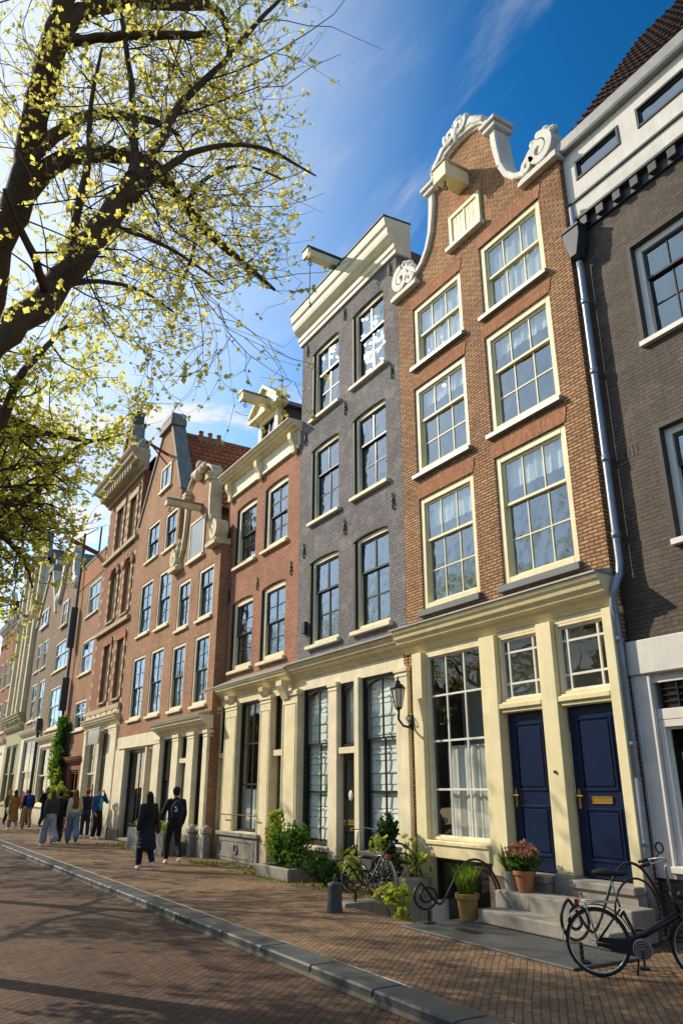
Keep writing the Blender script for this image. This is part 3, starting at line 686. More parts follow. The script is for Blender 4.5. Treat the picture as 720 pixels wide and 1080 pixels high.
mb = MB(); mb.box(-16.25,-16.08,YF-.09,YF,5.30,5.60); mb.build('alarm_box', 'iron_black', B, bev=.015)
mb = MB(); mb.molding([(YF+.3,13.70),(YF-.06,13.70),(YF-.06,13.80),(YF-.10,13.84),(YF-.10,13.98),(YF-.16,14.02),(YF-.26,14.14),(YF-.29,14.24),(YF-.29,14.34),(YF-.34,14.40),(YF-.37,14.55),(YF-.37,14.62),(YF+.4,14.70),(YF+.4,13.70)], BX0-.10, BX1+.07); c_ = mb.build('cornice', 'paint_cream_light', B)
mb = MB(); mb.prism([(YF-.40,14.632),(YF-.40,14.662),(YF+.42,14.74),(YF+.42,14.705)], BX0-.12, BX1+.09, lambda a,b,x:(x,a,b)); mb.build('cornice_flashing', 'slate_roof', c_)
hoist(B, -14.3, 14.86, YF+.3, 7.52, .24, .22, 'paint_cream_light', 'slate_roof', rope=1.35)
mb = MB(); mb.prism([(BX0,14.0),(BX1,14.0),(BX1-1.4,15.0),(BX0+1.4,15.0)], YF+.9, YF+9); mb.build('roof', 'slate_roof', B)
# shopfront B
wall(B, BX0, BX1-.14, 0, 4.32, [(-16.26,-14.96,.60,3.96), (-14.56,-13.87,.42,3.93), (-13.68,-12.35,.62,3.95)], 'paint_cream_light', depth=.25, name='shopfront', Y=YF-.002, sides=False)
mb = MB(); mb.box(BX1-.138, BX1-.004, YF-.004, YF+.2, 0, 4.2); mb.build('brick_pier', 'brick_tan', B)
mb = MB(); mb.molding(cornice_prof(YF, 4.24, 4.56, .30), BX0+.0, BX1+.0); c_ = mb.build('cornice', 'paint_cream', B)
mb = MB(); mb.prism([(YF-.34,4.562),(YF-.34,4.585),(YF,4.72),(YF,4.562)], BX0, BX1, lambda a,b,x:(x,a,b)); mb.build('cornice_flashing', 'lead', c_)
mb = MB(); mb.box(-17.06,-16.28,YF-.14,YF-.004,.12,4.0); mb.box(-17.10,-16.24,YF-.18,YF-.003,3.86,3.97); bars(mb,-17.0,-16.34,.9,3.7,YF-.155,YF-.141,.03); mb.build('pilaster', 'paint_cream', B, bev=.01)
mb = MB(); mb.box(-17.08,-16.26,YF-.17,YF-.004,-.05,.118); mb.build('pilaster_base', 'stone_grey', B, bev=.01)
mb = MB(); mb.prism([(YF-.16,4.24),(YF-.36,4.24),(YF-.36,4.12),(YF-.26,3.96),(YF-.18,3.80),(YF-.16,3.80)], -17.02,-16.72, lambda a,b,x:(x,a,b)); mb.build('console', 'paint_cream', B, bev=.012)
for a, b in ((-14.95,-14.57), (-13.865,-13.685), (-12.34,-11.93)): pilaster(B, a, b, .35, 3.98, 'paint_cream_light', pr=.07, cap=a < -14 or a > -13)
for a, b, z0 in ((-16.26,-14.96,.60), (-13.68,-12.35,.62)):
    w = window(B, a, b, z0, 3.96, rec=.04, fw=.05, fd=.1, frame='paint_black', sash='paint_black', cols=2, up=1, lo=2, meet=2.71, st=.03, mun=.035, sill='paint_cream_light', silld=.14, pane='glass_clear',)
    mb = MB(); n = 14
    for k in range(n): z = .72 + (3.86-.72)*k/n; mb.quad((a+.06,YF+.20,z),(b-.06,YF+.20,z),(b-.06,YF+.215,z+(3.86-.72)/n*.98),(a+.06,YF+.215,z+(3.86-.72)/n*.98))
    mb.build('blind', 'blind_white' , w)
    mb = MB()
    for k in range(1, 9): z = .6 + 3.3*k/9; mb.box(a+.07, b-.07, YF+.185, YF+.198, z-.015, z+.015)
    mb.build('blind_slats', 'curtain_white', w)
    mb = MB(); m = (a+b)/2; P = [(a+.05,3.91),(b-.05,3.91)] + [(m + (b-a-.1)/2*math.cos(R(t)), 3.62 + .26*math.sin(R(t))) for t in range(0, 181, 15)]
    mb.prism(P, YF+.06, YF+.08); mb.build('arched_head', 'paint_black', w)
mb = MB(); mb.prism([(-15.45,1.72),(-15.06,1.66),(-15.05,2.62),(-15.2,2.52),(-15.33,2.4),(-15.38,2.1)], YF+.176, YF+.183); mb.build('poster', 'poster_dark', B)
mb = MB(); mb.box(-15.36,-15.04,YF+.176,YF+.183,1.05,1.4); mb.build('sticker', 'sticker_lime', B)
door(B, -14.54, -13.89, .44, 2.44, YF+.09, 'paint_green_black', [(-14.46,-13.97,1.52,2.30), (-14.46,-13.97,.55,.95)], slot=(-14.2,1.10,.30))
mb = MB(); mb.ell((-14.2,YF+.06,1.62), (.075,.03,.105), 12, 8); k = mb.build('door_ornament', 'paint_white', B, smooth=True)
mb = MB(); mb.ell((-13.95,YF+.04,1.35), (.03,.04,.03), 8, 6); mb.build('door_knob', 'brass', B, smooth=True)
mb = MB(); mb.box(-14.56,-13.87,YF-.04,YF+.16,2.45,2.58); mb.build('transom_beam', 'paint_cream', B, bev=.008)
w = window(B, -14.56, -13.87, 2.582, 3.93, rec=.04, fw=.06, fd=.1, frame='paint_black', sash='paint_black', cols=1, up=1, lo=0, st=.03, sill=None, pane='glass_clear', name='transom_window', curtain='blind_white')
mb = MB(); P = [(-14.50,3.87),(-13.93,3.87)] + [(-14.215 + .285*math.cos(R(t)), 3.56 + .28*math.sin(R(t))) for t in range(0, 181, 15)]
mb.prism(P, YF+.06, YF+.08); mb.build('arched_head', 'paint_black', w)
mb = MB(); mb.box(-13.86,-11.985,YF-.10,YF-.004,.0,.54); mb.box(-13.9,-11.98,YF-.16,YF-.004,.542,.62); mb.build('plinth', 'stone_blue', B, bev=.012)
mb = MB(); mb.box(-14.60,-13.84,YF-.45,YF+.1,.0,.22); mb.box(-14.60,-13.84,YF-.16,YF+.1,.222,.42); mb.build('doorstep', 'stone_grey', B, bev=.015)

# ================================================================== HOUSE C : red brick with dormer
Cc = thing('canal_house', 'narrow red brick house with cream cornice and a gabled cream dormer', 'house', (-19, YF, 0))
CX0, CX1 = -21.55, -16.625
hc = []
for z0, z1 in ((4.96,7.03), (8.10,10.04)): hc += [(-20.86,-19.38,z0,z1,.08), (-18.82,-17.33,z0,z1,.08)]
wall(Cc, CX0, CX1, 4.3, 10.9, hc, 'brick_red', zs=0)
interior(Cc, CX0, CX1, .1, 10.8, floors=(4.5, 7.6))
for a, b, c, d, r in hc:
    window(Cc, a+.04, b, c, d-.02, rec=.07, fw=.15, fd=.12, frame='paint_cream', sash='paint_black', cols=2, up=2, lo=2, st=.04, mun=.026, mid=.05, sill='paint_cream', silld=.10, sillh=.10, silln=.09)
    mb = MB(); mb.box(a+.001,a+.039,YF+.004,YF+.3,c+.002,d-.1); mb.build('reveal_edge', 'reveal_dark', Cc)  # narrow near-black strip, left side of the opening only
for x, z in ((-19.09,7.25),(-17.02,7.2),(-21.1,7.3)): anchor(Cc, x, z)
mb = MB(); mb.box(CX0+.06, CX1-.0, YF-.05, YF+.1, 10.52, 11.0); mb.box(CX0+.04,CX1,YF-.09,YF+.1,10.50,10.58); fr = mb.build('frieze', 'paint_cream_light', Cc, bev=.008)
mb = MB(); mb.molding(cornice_prof(YF, 10.98, 11.28, .46), CX0-.02, CX1+.08); mb.build('cornice', 'paint_cream', Cc)
for x in (CX0+.30, -19.05, CX1-.22):
    mb = MB(); mb.box(x-.12,x+.12,YF-.12,YF-.051,10.70,10.98); mb.prism([(YF-.05,10.98),(YF-.28,10.98),(YF-.26,10.80),(YF-.16,10.62),(YF-.13,10.42),(YF-.05,10.38)], x-.10, x+.10, lambda a,b,q:(q,a,b)); mb.build('console', 'paint_cream', Cc, bev=.012)
# dormer
dc = -18.95; yd = YF+.06
mb = MB(); bars(mb, dc-.68, dc+.68, 11.26, 12.62, yd, yd+.16, .24); dm = mb.build('dormer', 'paint_cream', Cc, bev=.01)
mb = MB(); mb.box(dc-.46,dc+.46,yd+.10,yd+.12,11.48,12.38); mb.build('pane', 'glass', dm)
mb = MB(); mb.box(dc-.02,dc+.02,yd+.06,yd+.098,11.5,12.38); mb.box(dc-.44,dc+.44,yd+.06,yd+.097,11.92,11.96); bars(mb,dc-.44,dc+.44,11.50,12.38,yd+.05,yd+.096,.05); mb.build('sash', 'paint_black', dm)
mb = MB(); mb.prism([(dc-.92,12.62),(dc+.92,12.62),(dc+.92,12.74),(dc,13.42),(dc-.92,12.74)], yd-.12, yd+.2)
for sg in (-1,1): mb.prism([(dc+sg*1.0,12.72),(dc+sg*1.0,12.84),(dc,13.56),(dc,13.43)], yd-.24, yd+.25)
mb.box(dc-1.0,dc+1.0,yd-.22,yd+.2,12.56,12.66); mb.build('pediment', 'paint_cream', dm, bev=.008)
mb = MB(); mb.prism([(dc-.66,11.3),(dc+.66,11.3),(dc+.66,12.6),(dc-.66,12.6)], yd+.17, yd+3.4); mb.prism([(dc-.85,12.61),(dc+.85,12.61),(dc,13.25)], yd+.21, yd+3); mb.build('dormer_cheek', 'slate_roof', dm)
hoist(Cc, dc, 12.95, yd, 7.86, .24, .24, 'paint_cream', 'lead')
mb = MB(); mb.prism([(YF+.02,11.285),(YF+5,11.9),(YF+9,11.9),(YF+9,10.5),(YF+.4,10.5)], CX0+.01, CX1-.0, lambda a,b,x:(x,a,b)); mb.build('roof', 'slate_roof', Cc)
mb = MB(); mb.quad((CX0+.1,YF+1.2,.7),(CX1-.1,YF+1.2,.7),(CX1-.1,YF+1.2,4.2),(CX0+.1,YF+1.2,4.2)); mb.build('pale_backing', 'curtain_white', Cc)  # added pale sheet, brightens the room seen through the shop window
# shopfront C
YC = YF-.05
wall(Cc, -21.95, -17.07, 0, 4.2, [(-21.20,-20.66,.02,3.98), (-19.82,-18.36,.72,3.98), (-17.70,-17.10,.0,3.96)], 'paint_cream', depth=.25, name='shopfront', Y=YC, sides=False)
mb = MB(); mb.box(-21.95,-21.55,YC+.01,YC+.3,0,4.2); mb.box(-17.07,-16.60,YC+.02,YC+.2,3.9,4.25); mb.build('shopfront_return', 'paint_cream', Cc)
mb = MB(); mb.molding(cornice_prof(YC, 4.20, 4.50, .30), -22.02, -16.63); c_ = mb.build('cornice', 'paint_cream', Cc)
mb = MB(); mb.prism([(YC-.32,4.502),(YC-.32,4.53),(YF,4.72),(YF,4.502)], -22.02, -16.63, lambda a,b,x:(x,a,b)); mb.build('cornice_flashing', 'lead', c_)
for a, b in ((-21.93,-21.21), (-20.65,-19.84), (-18.35,-17.72)):
    pilaster(Cc, a, b, .0, 4.0, 'paint_cream', Y=YC, pr=.09, base='y' if a < -20 and a > -21 else None, bz=.62, panel=True)
    mb = MB(); x = (a+b)/2; mb.prism([(YC-.05,4.2),(YC-.26,4.2),(YC-.24,4.1),(YC-.14,3.98),(YC-.05,3.9)], x-.13, x+.13, lambda p,q,t:(t,p,q)); mb.build('console', 'paint_cream', Cc, bev=.01)
window(Cc, -19.82, -18.36, .72, 3.98, Y=YC, rec=.05, fw=.05, fd=.1, frame='paint_black', sash='paint_black', cols=2, up=1, lo=0, st=.03, mun=.04, mid=.05, zb=(1.86,2.88), sill='paint_cream', silld=.13, pane='glass_shop', curtain='blind_blue', curt=(-19.76,-18.42,.74,1.75))
for a, b, zt in ((-21.19,-20.67,2.62), (-17.69,-17.11,2.57)):
    mb = MB(); mb.box(a,b,YC-.02,YC+.15,zt-.06,zt+.08); mb.build('transom_beam', 'paint_cream', Cc, bev=.008)
    window(Cc, a, b, zt+.081, 3.96, Y=YC, rec=.06, fw=.05, fd=.1, frame='paint_black', sash='paint_black', cols=1, up=1, lo=0, st=.03, sill=None, name='transom_window', pane='glass_shop')
    door(Cc, a+.04, b-.04, .05, zt-.061, YC+.12, 'paint_grey_green', [(a+.12,b-.12,1.2,zt-.2), (a+.12,b-.12,.2,1.0)])
mb = MB(); mb.box(-20.66,-18.14,YC-.14,YC-.004,.0,.60); mb.box(-20.70,-18.10,YC-.19,YC-.004,.602,.70); pl = mb.build('plinth', 'stone_grey', Cc, bev=.012)
mb = MB(); bars(mb,-20.45,-18.32,.10,.52,YC-.155,YC-.141,.04); mb.torus((-19.4,YC-.15,.31), .11, .025, (0,1,0), 20, 6); mb.build('plinth_panel', 'stone_grey', pl)
mb = MB(); mb.tube([(-20.5,YC-.22,1.12),(-18.2,YC-.22,1.12)], .014, 6)
for x in (-20.4,-18.3): mb.tube([(x,YC-.22,1.12),(x,YC-.02,1.12)], .012, 6)
mb.build('window_rail', 'iron_black', Cc)

# ================================================================== HOUSES further along (their fronts stand a little forward)
YD = 8.36; S = YD/8.7
def DU(u): return u*S
def DZ(z): return 1.75 + (z-1.75)*S
def DR(a, b, c, d): return (DU(a), DU(b), DZ(c), DZ(d))
# ---- D2 : brown brick with baroque neck gable
D2 = thing('canal_house', 'brown brick house with a carved cream neck gable and scrolls, beside the red brick house', 'house', (DU(-24.3), YD, 0))
D2a, D2b = DU(-26.5), -21.2
hd = [DR(-26.12,-24.78,4.27,6.48), DR(-23.90,-22.58,4.24,6.46), DR(-26.0,-24.74,7.03,8.75), DR(-23.90,-22.56,7.02,8.75)]
hatch = DR(-25.0,-23.66,9.36,10.72)
wall(D2, D2a, D2b, 3.7, DZ(9.25), hd, 'brick_brown', Y=YD, zs=0)
interior(D2, D2a, D2b, .1, DZ(9.2), Y=YD, floors=(3.6, 6.6))
for i, (a, b, c, d) in enumerate(hd):
    window(D2, a, b, c, d, Y=YD, rec=.02, fw=.10, fd=.12, frame='paint_stone_cream' if 0 else 'paint_cream_light', sash='paint_black', cols=2, up=2 if i < 2 else 1, lo=2, st=.035, mun=.022, mid=.04, sill='paint_cream_light', silld=.08, sillh=.10)
gc2 = DU(-24.3); zt = DZ(9.25)
L = [(DU(-24.3)-D2a-.0, zt),(2.05, zt+.12),(1.55, zt+.25),(1.25, zt+.7),(1.10, zt+1.3),(1.05, zt+2.3),(1.02, zt+2.6)]
for k in range(1, 8): a = k/7*PI/2; L.append((.98*math.cos(a), zt+2.6+.55*math.sin(a)))
L[0] = (D2b-gc2-.004, zt)
poly = [(gc2-min(x, gc2-D2a), z) for x, z in L] + [(gc2+x, z) for x, z in reversed(L[:-1])]
mb = MB(); mb.prism(poly, YD, YD+.3); mb.build('gable', 'brick_brown', D2)
mb = MB(); mb.box(hatch[0], hatch[1], YD-.025, YD+.1, hatch[2], hatch[3]); hh = mb.build('hatch', 'zinc', D2, bev=.01)
mb = MB(); bars(mb, hatch[0]-.05, hatch[1]+.05, hatch[2]-.02, hatch[3]+.05, YD-.05, YD-.002, .07)
for k in range(1, 7): x = hatch[0] + (hatch[1]-hatch[0])*k/7; mb.box(x-.006, x+.006, YD-.034, YD-.026, hatch[2]+.06, hatch[3]-.04)
mb.box(hatch[0]-.12, hatch[1]+.12, YD-.12, YD-.003, hatch[2]-.13, hatch[2]-.021); mb.build('hatch_frame', 'paint_cream_light', hh, bev=.006)
for sg in (-1, 1):
    mb = MB()
    mb.ribbon([(gc2+sg*x, z) for x, z in ((1.62,zt+.32),(1.36,zt+.72),(1.20,zt+1.3),(1.14,zt+1.9),(1.16,zt+2.4),(1.10,zt+2.62))], [.06,.07,.075,.085,.11,.085], YD-.12, YD+.3)
    mb.box(gc2+sg*1.12-.19, gc2+sg*1.12+.19, YD-.24, YD+.3, zt+2.62, zt+2.76); mb.box(gc2+sg*1.12-.17, gc2+sg*1.12+.17, YD-.25, YD+.3, zt+2.5, zt+2.62)
    mb.build('gable_trim', 'paint_stone_cream', D2, bev=.02)
    mb = MB(); x0, x1 = sorted((gc2+sg*2.2, gc2+sg*1.4)); mb.box(x0,x1,YD-.26,YD+.3,zt+.0,zt+.13); mb.box(x0+.03,x1-.03,YD-.2,YD+.3,zt+.13,zt+.2)
    mb.ribbon(spiral(gc2+sg*1.86, zt+.5, .30, .05, PI/2, -sg*1.5, 26), [.08]*18+[.06]*9, YD-.22, YD+.2)
    mb.prism([(gc2+sg*2.1,zt+.2),(gc2+sg*1.5,zt+.2),(gc2+sg*1.52,zt+.6),(gc2+sg*1.8,zt+.8),(gc2+sg*2.08,zt+.6)], YD-.05, YD+.2)
    mb.ell((gc2+sg*1.6,YD-.12,zt+.75),(.13,.12,.16),8,6); mb.ell((gc2+sg*1.5,YD-.12,zt+1.0),(.10,.10,.14),8,6)
    mb.build('gable_scroll', 'paint_stone_cream', D2, bev=.012)
mb = MB()
mb.ribbon([(gc2+1.2*math.cos(R(a)), zt+2.74+.58*math.sin(R(a))) for a in list(range(10, 62, 8))], .045, YD-.12, YD+.3)
mb.ribbon([(gc2+1.2*math.cos(R(a)), zt+2.74+.58*math.sin(R(a))) for a in list(range(118, 172, 8))], .045, YD-.12, YD+.3)
mb.build('gable_pediment', 'paint_stone_cream', D2, bev=.02)
mb = MB()
for x, z, r in ((0,3.1,.24),(-.3,3.2,.17),(.3,3.2,.17),(0,3.45,.16),(-.55,3.25,.13),(.5,3.25,.13)): mb.ell((gc2+x, YD-.12, zt+z), (r,r*.8,r*1.1), 9, 7)
mb.build('gable_crest', 'paint_stone_cream', D2, smooth=True)
hoist(D2, gc2+.1, DZ(11.15), YD, 7.15, .20, .20, 'paint_stone_cream', 'lead')
wall(D2, D2a, D2b, 0, 3.7, [DR(-26.39,-25.25,.72,3.34), DR(-24.55,-23.83,-.1,3.34), DR(-23.15,-22.45,.70,3.34)], 'paint_cream_light', depth=.25, name='shopfront', Y=YD-.003, sides=False)
mb = MB(); mb.molding(cornice_prof(YD, DZ(3.46), DZ(3.84), .38), D2a-.35, D2b+.02); c_ = mb.build('cornice', 'paint_cream_light', D2)
mb = MB(); mb.prism([(YD-.40,DZ(3.845)),(YD-.40,DZ(3.87)),(YD,DZ(3.98)),(YD,DZ(3.845))], D2a-.35, D2b+.02, lambda a,b,x:(x,a,b)); mb.build('cornice_flashing', 'lead', c_)
for u0, u1 in ((-27.05,-26.45), (-25.2,-24.6), (-23.8,-23.2), (-22.42,-22.07)): pilaster(D2, DU(u0), DU(u1), 0, DZ(3.42), 'paint_cream_light', Y=YD, pr=.08, base='y', bz=.5)
for q, zz in (((-26.39,-25.25,.72,3.34), (1.3,1.9,2.6)), ((-23.15,-22.45,.70,3.34), (1.3,1.9,2.6))):
    a, b, c, d = DR(*q); window(D2, a, b, c, d, Y=YD, rec=.06, fw=.05, fd=.1, frame='paint_black', sash='paint_black', cols=2, up=2, lo=2, st=.03, mun=.03, sill='paint_cream_light', silld=.12, pane='glass_shop', curtain='blind_blue', curt=(a+.05,b-.05,c+.05,c+1.2))
a, b, c, d = DR(-24.55,-23.83,-.1,3.34)
mb = MB(); mb.box(a,b,YD-.03,YD+.15,DZ(2.52),DZ(2.66)); mb.build('transom_beam', 'paint_cream_light', D2, bev=.008)
window(D2, a, b, DZ(2.661), d, Y=YD, rec=.06, fw=.05, fd=.1, frame='paint_black', sash='paint_black', cols=1, up=1, lo=0, st=.03, sill=None, name='transom_window', pane='glass_shop')
door(D2, a+.03, b-.03, .1, DZ(2.519), YD+.1, 'paint_grey_green', [(a+.1,b-.1,1.2,2.3),(a+.1,b-.1,.25,1.0)])
mb = MB(); mb.box(a-.05,b+.05,YD-.4,YD+.1,0,.12); mb.build('doorstep', 'stone_grey', D2, bev=.01)

# ---- D1 : brown brick spout gable with red tiled roof
D1 = thing('canal_house', 'tall brown brick house with a plain pointed gable and a red tiled roof', 'house', (DU(-29.3), YD, 0))
D1a, D1b = DU(-32.1), DU(-26.5)-.005
hd = [DR(-30.98,-29.35,4.30,6.72), DR(-28.62,-27.10,4.28,6.70), DR(-30.85,-29.2,7.6,9.78), DR(-28.42,-26.88,7.5,9.72), DR(-30.55,-28.98,10.68,12.28), DR(-28.2,-26.78,10.55,12.1)]
za = DZ(12.75)
wall(D1, D1a, D1b, 3.6, za, hd, 'brick_brown', Y=YD, zs=0)
interior(D1, D1a, D1b, .1, za-.1, Y=YD, floors=(3.7, 6.9, 9.9))
for i, (a, b, c, d) in enumerate(hd):
    window(D1, a, b, c, d, Y=YD, rec=.02, fw=.10, fd=.12, frame='paint_cream_light', sash='paint_black', cols=2, up=2 if i < 4 else 1, lo=2 if i < 4 else 1, st=.035, mun=.022, mid=.04, sill='paint_cream_light' if i > 3 else 'paint_cream_light', silld=.08, sillh=.10)
g1 = DU(-28.9)
P = [(D1a+.01, za), (D1b-.01, za), (g1+.62, DZ(16.2)), (g1-.62, DZ(16.2))]
mb = MB(); mb.prism(P, YD, YD+.3); mb.build('gable', 'brick_brown', D1)
for sg, xb in ((-1, D1a), (1, D1b)):
    mb = MB(); x0, x1 = xb - sg*.0, g1 + sg*.60
    mb.prism([(x0+sg*.05, za), (x0-sg*.10, za), (x1-sg*.12, DZ(16.2)), (x1+sg*.08, DZ(16.2))], YD-.06, YD+.5); mb.build('gable_coping', 'stone_grey', D1, bev=.01)
mb = MB(); mb.box(g1-.78,g1+.78,YD-.16,YD+.5,DZ(16.2),DZ(16.5)); mb.box(g1-.66,g1+.66,YD-.10,YD+.5,DZ(16.5),DZ(16.8)); mb.build('gable_cap', 'stone_grey', D1, bev=.02)
a, b, c, d = DR(-29.2,-27.92,13.42,14.45)
mb = MB(); bars(mb, a, b, c, d, YD-.05, YD-.002, .09); mb.box(a-.08,b+.08,YD-.1,YD-.004,c-.1,c-.001); w = mb.build('attic_window', 'paint_cream_light', D1, bev=.006)
mb = MB(); mb.quad((a+.09,YD-.02,c+.09),(b-.09,YD-.02,c+.09),(b-.09,YD-.02,d-.09),(a+.09,YD-.02,d-.09)); mb.build('pane', 'glass', w)
mb = MB(); mb.box((a+b)/2-.025,(a+b)/2+.025,YD-.045,YD-.022,c+.09,d-.09); mb.build('sash', 'paint_black', w)
zr = DZ(16.2)
roof_slope(D1, [(D1b+.55, YD+13, 11.6), (D1b+.55, YD+.5, 11.6), (g1, YD+.5, zr), (g1, YD+13, zr)], 'tile_red')
roof_slope(D1, [(D1a, YD+.5, za), (D1a, YD+13, za), (g1, YD+13, zr), (g1, YD+.5, zr)], 'tile_red', pan=False)
mb = MB(); mb.tube([(g1,YD+.5,zr+.02),(g1,YD+13,zr+.02)], .11, 8); mb.build('ridge_tiles', 'terracotta', D1)
mb = MB(); mb.box(g1-.2,g1+.2,YD+1.2,YD+2.4,zr-.6,zr+.06); ch = mb.build('chimney', 'brick_brown', D1)
for k in range(3): mb = MB(); mb.lathe((g1, YD+1.4+.4*k, zr+.06), [(.11,0),(.09,.2),(.11,.22),(.11,.27)], 10); mb.build('chimney_pot', 'terracotta', ch)
mb = MB(); mb.box(g1-1.9,g1-1.85,0,0,0,0) if 0 else None
mb = MB(); mb.tube([(g1+.3,YD-.02,DZ(14.95)),(g1+.3,YD-1.0,DZ(15.35))], .06, 6); mb.tube([(g1+.3,YD-.02,DZ(14.5)),(g1+.3,YD-.7,DZ(15.2))], .03, 6); mb.build('hoist_beam', 'rust_beam', D1)
wall(D1, D1a, D1b, 0, 3.6, [DR(-30.75,-28.2,.05,3.16), DR(-27.95,-27.3,.1,3.1)], 'paint_cream_light', depth=.3, name='shopfront', Y=YD-.003, sides=False)
mb = MB(); mb.box(DU(-31.75),D1b,YD-.10,YD-.004,DZ(3.22),DZ(3.66)); mb.build('fascia', 'paint_cream_light', D1, bev=.01)
for u0, u1 in ((-32.05,-30.8), (-28.15,-27.98), (-27.28,-26.6)): pilaster(D1, DU(u0), DU(u1), 0, DZ(3.2), 'paint_cream_light', Y=YD, pr=.06, base='y', bz=.35, cap=False)
a, b, c, d = DR(-30.75,-28.2,.05,3.16)
window(D1, a, b, .12, d, Y=YD, rec=.14, fw=.09, fd=.1, frame='paint_black', sash='paint_black', cols=2, up=1, lo=0, st=.05, mun=.08, sill='stone_grey', pane='glass_shop', zb=(.55,))
a, b, c, d = DR(-27.95,-27.3,.1,3.1)
window(D1, a, b, .1, d, Y=YD, rec=.08, fw=.05, fd=.1, frame='paint_cream_light', sash='paint_black', cols=1, up=1, lo=0, st=.05, mun=.08, sill=None, pane='glass_shop', zb=(2.35,))

# ---- E : ornate rust brick house with heavy cornice
Eh = thing('canal_house', 'ornate orange brick house with striped stone window surrounds under a heavy stone cornice', 'house', (DU(-35), YD, 0))
Ea, Eb = DU(-37.75), DU(-32.1)-.005
he = [DR(-35.85,-34.8,5.4,8.05), DR(-33.62,-32.6,5.38,8.0), DR(-36.0,-34.86,9.09,11.5), DR(-33.6,-32.62,9.06,11.45), DR(-36.06,-34.92,12.57,14.85), DR(-33.8,-32.75,12.55,14.72)]
wall(Eh, Ea, Eb, 4.4, DZ(15.6), [h + ((.25,) if 2 <= i < 4 else ()) for i, h in enumerate(he)], 'brick_rust', Y=YD, zs=0)
interior(Eh, Ea, Eb, .1, DZ(15.5), Y=YD, floors=(4.6, 8.2, 11.6))
for i, (a, b, c, d) in enumerate(he):
    window(Eh, a, b, c, d, Y=YD, rec=.12, fw=.11, fd=.1, frame='paint_stone_cream', sash='paint_stone_cream', cols=1, up=1, lo=1, meet=c+(d-c)*.62, st=.05, sill='stone_sand', silld=.1)
    mb = MB(); mb.box(a-.24,a-.01,YD-.05,YD-.002,c,d-.1); mb.box(b+.01,b+.24,YD-.05,YD-.002,c,d-.1); mb.build('window_surround', 'brick_orange', Eh)
    mb = MB(); n = 5
    for k in range(n):
        z = c + .15 + (d-c-.5)*k/(n-1); mb.box(a-.25,a-.006,YD-.056,YD-.003,z-.12,z+.12); mb.box(b+.006,b+.25,YD-.056,YD-.003,z-.12,z+.12)
    mb.build('stone_block', 'stone_sand', Eh, bev=.006)
    if 2 <= i < 4:
        m = (a+b)/2; mb = MB(); mb.ribbon([(m+.72*math.cos(R(t)), d-.25+.52*math.sin(R(t))) for t in range(0, 181, 15)], .12, YD-.10, YD-.002); mb.build('arch_hood', 'brick_orange', Eh)
        mb = MB()
        for t in (10, 50, 90, 130, 170): mb.ell((m+.74*math.cos(R(t)), YD-.10, d-.25+.54*math.sin(R(t))), (.09,.05,.09), 6, 5)
        mb.build('voussoir', 'stone_sand', Eh)
    else:
        mb = MB(); mb.box(a-.26,b+.26,YD-.07,YD-.002,d-.09,d+.2); mb.build('lintel', 'stone_sand' if i > 3 else 'brick_orange', Eh)
mb = MB()
for x in (Ea+.01, Eb-.31, DU(-34.35)-.15):
    for k in range(18): 
        z = 5.0 + k*.56
        if z < DZ(15.3): mb.box(x, x+.30, YD-.012, YD-.002, z, z+.2)
mb.build('stone_band', 'stone_sand', Eh, bev=.006)
mb = MB()
for z in (8.72, 12.38, 5.0): mb.box(Ea, Eb, YD-.14, YD-.004, DZ(z)-.1, DZ(z)+.1)
mb.build('string_course', 'stone_sand', Eh, bev=.02)
mb = MB(); mb.molding(cornice_prof(YD, DZ(15.45), DZ(16.45), .85), Ea-.30, Eb+.45); co = mb.build('cornice', 'stone_sand', Eh)
mb = MB(); k = 0; x = Ea
while x < Eb: mb.box(x, x+.16, YD-.55, YD-.05, DZ(15.6), DZ(15.95)); x += .42
mb.build('modillion', 'stone_sand', co, bev=.01)
mb = MB(); ge = DU(-34.9); zc = DZ(16.46)
mb.prism([(ge-1.9,zc),(ge+1.9,zc),(ge+1.5,zc+.5),(ge+.9,zc+.8),(ge+.45,zc+1.7),(ge+.38,zc+2.3),(ge-.38,zc+2.3),(ge-.45,zc+1.7),(ge-.9,zc+.8),(ge-1.5,zc+.5)], YD-.1, YD+.4); mb.build('gable', 'brick_rust', Eh)
mb = MB(); mb.box(ge-.5,ge+.5,YD-.2,YD+.5,zc+2.3,zc+2.5); mb.box(ge-.34,ge+.34,YD-.1,YD+.4,zc+2.5,zc+3.0); mb.box(ge-.42,ge+.42,YD-.15,YD+.45,zc+3.0,zc+3.12); mb.build('gable_cap', 'slate_roof', Eh, bev=.02)
mb = MB(); mb.ribbon([(ge+2.0,zc+.1),(ge+1.6,zc+.55),(ge+1.0,zc+.85),(ge+.55,zc+1.7),(ge+.5,zc+2.3)], .12, YD-.2, YD+.4); mb.ribbon([(ge-2.0,zc+.1),(ge-1.6,zc+.55),(ge-1.0,zc+.85),(ge-.55,zc+1.7),(ge-.5,zc+2.3)], .12, YD-.2, YD+.4)
mb.ell((ge+2.1,YD,zc+.5),(.28,.28,.4),10,8); mb.build('gable_coping', 'stone_grey', Eh, bev=.01)
mb = MB(); mb.prism([(YD+.41,zc-.1),(YD+4,zc+.3),(YD+9,zc+.3),(YD+9,zc-1)], Ea, Eb, lambda a,b,x:(x,a,b)); mb.build('roof', 'slate_roof', Eh)
wall(Eh, Ea, Eb, 0, 4.4, [DR(-37.2,-35.3,.6,4.15), DR(-35.1,-33.5,.05,4.15)], 'paint_cream_light', depth=.3, name='shopfront', Y=YD-.003, sides=False)
